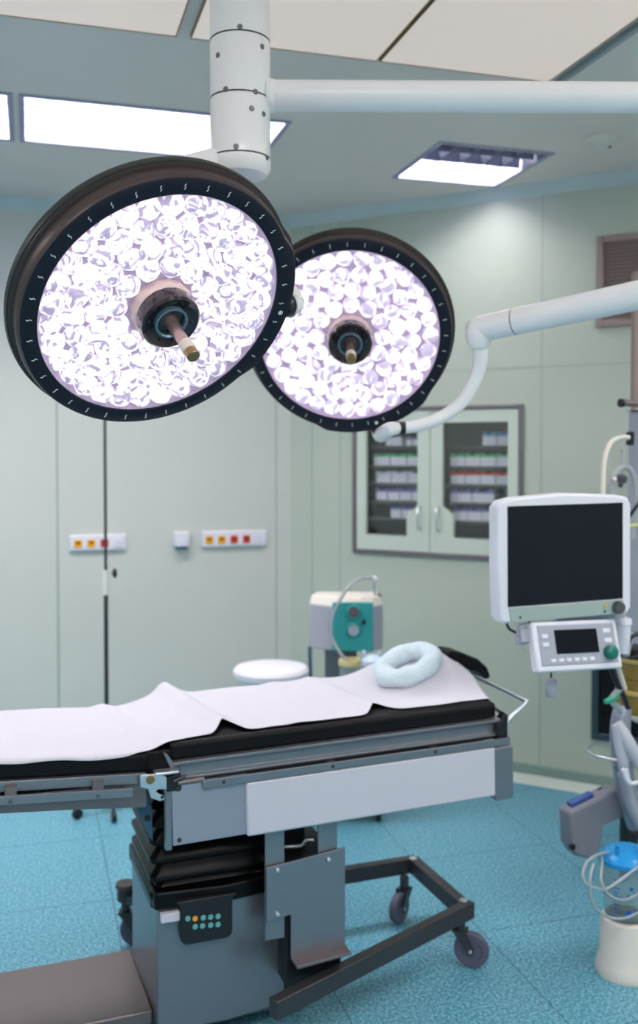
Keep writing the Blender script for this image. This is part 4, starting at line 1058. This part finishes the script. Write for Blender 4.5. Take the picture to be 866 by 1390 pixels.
q = tp(776, 1150, v0); an(MB().rod((q.x+.004, v0-.004, q.z), (q.x+.004, v0+.01, q.z), .011, seg=18), 'socket', 'dark_plastic', sm_)
q = tp(848, 1105, .3); an(MB().box(q.x-.012, q.x+.012, .29, .314, .12, q.z+.02), 'support_post', 'dark_plastic', bevel=.002)

# ================================================================ suction canister on its pedestal
JV = -.10
q = tp(828, 1300, JV); jc = Vector((tp(820, 1180, JV).x+.148, JV+.08, 0))
ped = thing('pedestal', 'white rounded pedestal carrying the suction canister at the lower right', 'pedestal', TM @ jc, rotz(TA))
jz = tp(828, 1247, JV+.08).z
MB().lathe([(0, 0), (.095, 0), (.098, .012), (.09, .04), (.083, .06), (.083, jz-.03), (.078, jz-.006), (.07, jz), (0, jz)], seg=40).build('column', 'cream_plastic', ped)
MB().lathe([(0, jz-.001), (.06, jz-.001), (.06, jz+.002), (0, jz+.002)], seg=32).build('top_pad', 'grey_plastic', ped)
cnst = thing('suction_canister', 'clear suction canister with bright blue lid and blue scale marks', 'canister', TM @ (jc+Vector((0, 0, jz+.002))), rotz(TA))
tz = tp(820, 1186, JV+.02).z-jz
MB().lathe([(0, 0), (.062, 0), (.068, .006), (.080, tz-.012), (.084, tz-.01), (.084, tz), (.079, tz), (.066, .008), (0, .006)], seg=44).build('cup', 'clear', cnst)
ld = MB().lathe([(.080, tz-.004), (.0885, tz-.004), (.0885, tz+.008), (.078, tz+.02), (.055, tz+.034), (.03, tz+.038), (0, tz+.038)], seg=44).build('lid', 'lid_blue', cnst)
MB().rod((-.052, -.02, tz+.02), (-.052, -.02, tz+.062), .009, .008, 16).build('port', 'lid_blue', ld)
MB().rod((.03, -.03, tz+.03), (.03, -.03, tz+.072), .010, .009, 16).rod((.03, -.03, tz+.066), (.022, -.045, tz+.066), .0095, seg=14).build('white_port', 'white_plastic', ld)
MB().rod((.026, -.045, tz+.058), (-.012, -.085, tz+.024), .012, .010, 18).build('nozzle', 'nozzle_blue', ld)
for i in range(9):
    z = .03+i*(tz-.06)/9; rad = .069+(.079-.069)*z/tz+.0008; k = 10 if i % 2 else 17
    m_ = MB(); q = [[(rr_*math.cos(R(200+a)), rr_*math.sin(R(200+a))) for a in range(0, k+1)] for rr_ in (rad, rad+.0006)]
    m_.prism(q[0]+q[1][::-1], 'z', z, z+.003); m_.build('scale_mark', 'nozzle_blue', cnst)
for (a_, z) in ((232, .035), (238, .04), (245, .034), (252, .042), (236, .09), (250, .1), (242, .115)):
    rad = .069+(.079-.069)*z/tz; m_ = MB()
    m_.lathe([(0, 0), (.006, 0), (.006, .0014), (0, .0014)], (rad*math.cos(R(a_)), rad*math.sin(R(a_)), z), (math.cos(R(a_)), math.sin(R(a_)), 0), 10)
    m_.build('printed_dot', 'nozzle_blue', cnst)
# coiled tubing around it
jt = jc+Vector((0, 0, jz+tz))
def J(px, py, v): return T3(px, py, v)-jc-Vector((0, 0, jz+tz))
coil = [(.012-.045-.035+.056, -.085, .022), *[tuple(J(*a)) for a in ((828, 1204, -.12), (812, 1206, -.13), (796, 1199, -.12), (791, 1186, -.11), (797, 1170, -.09), (812, 1160, -.05), (830, 1157, .0), (850, 1166, .03), (868, 1180, .04), (880, 1200, -.02), (868, 1212, -.11), (846, 1222, -.125), (826, 1214, -.125), (816, 1196, -.12), (817, 1175, -.08), (818, 1160, -.0), (820, 1150, .08), (840, 1147, .11), (866, 1151, .11), (884, 1165, .08))]]
coil[0] = (-.012, -.087, .022)
tb_ = thing('suction_tubing', 'coiled clear tubing looped around the blue lidded canister', 'tubing', TM @ (jc+Vector((0, 0, jz+tz))), rotz(TA))
MB().tube(coil, .0048, 12, 8).build('tube_coil', 'tube_clear', tb_)
c2_ = [tuple(J(*a)) for a in ((806, 1172, -.10), (801, 1190, -.12), (801, 1212, -.125), (806, 1228, -.125), (818, 1241, -.12), (836, 1247, -.115), (856, 1244, -.11), (876, 1232, -.10))]
MB().tube(c2_, .0045, 12, 8).build('tube_coil', 'tube_clear', tb_)

# ---------------------------------------------------------------- world and view
w = bpy.data.worlds.new('world'); SC.world = w; w.use_nodes = True
w.node_tree.nodes['Background'].inputs[0].default_value = (.8, .9, 1, 1); w.node_tree.nodes['Background'].inputs[1].default_value = .3
SC.view_settings.view_transform = 'Standard'; SC.view_settings.look = 'None'; SC.view_settings.gamma = 1; SC.view_settings.use_curve_mapping = False
SC.view_settings.exposure = 1.2
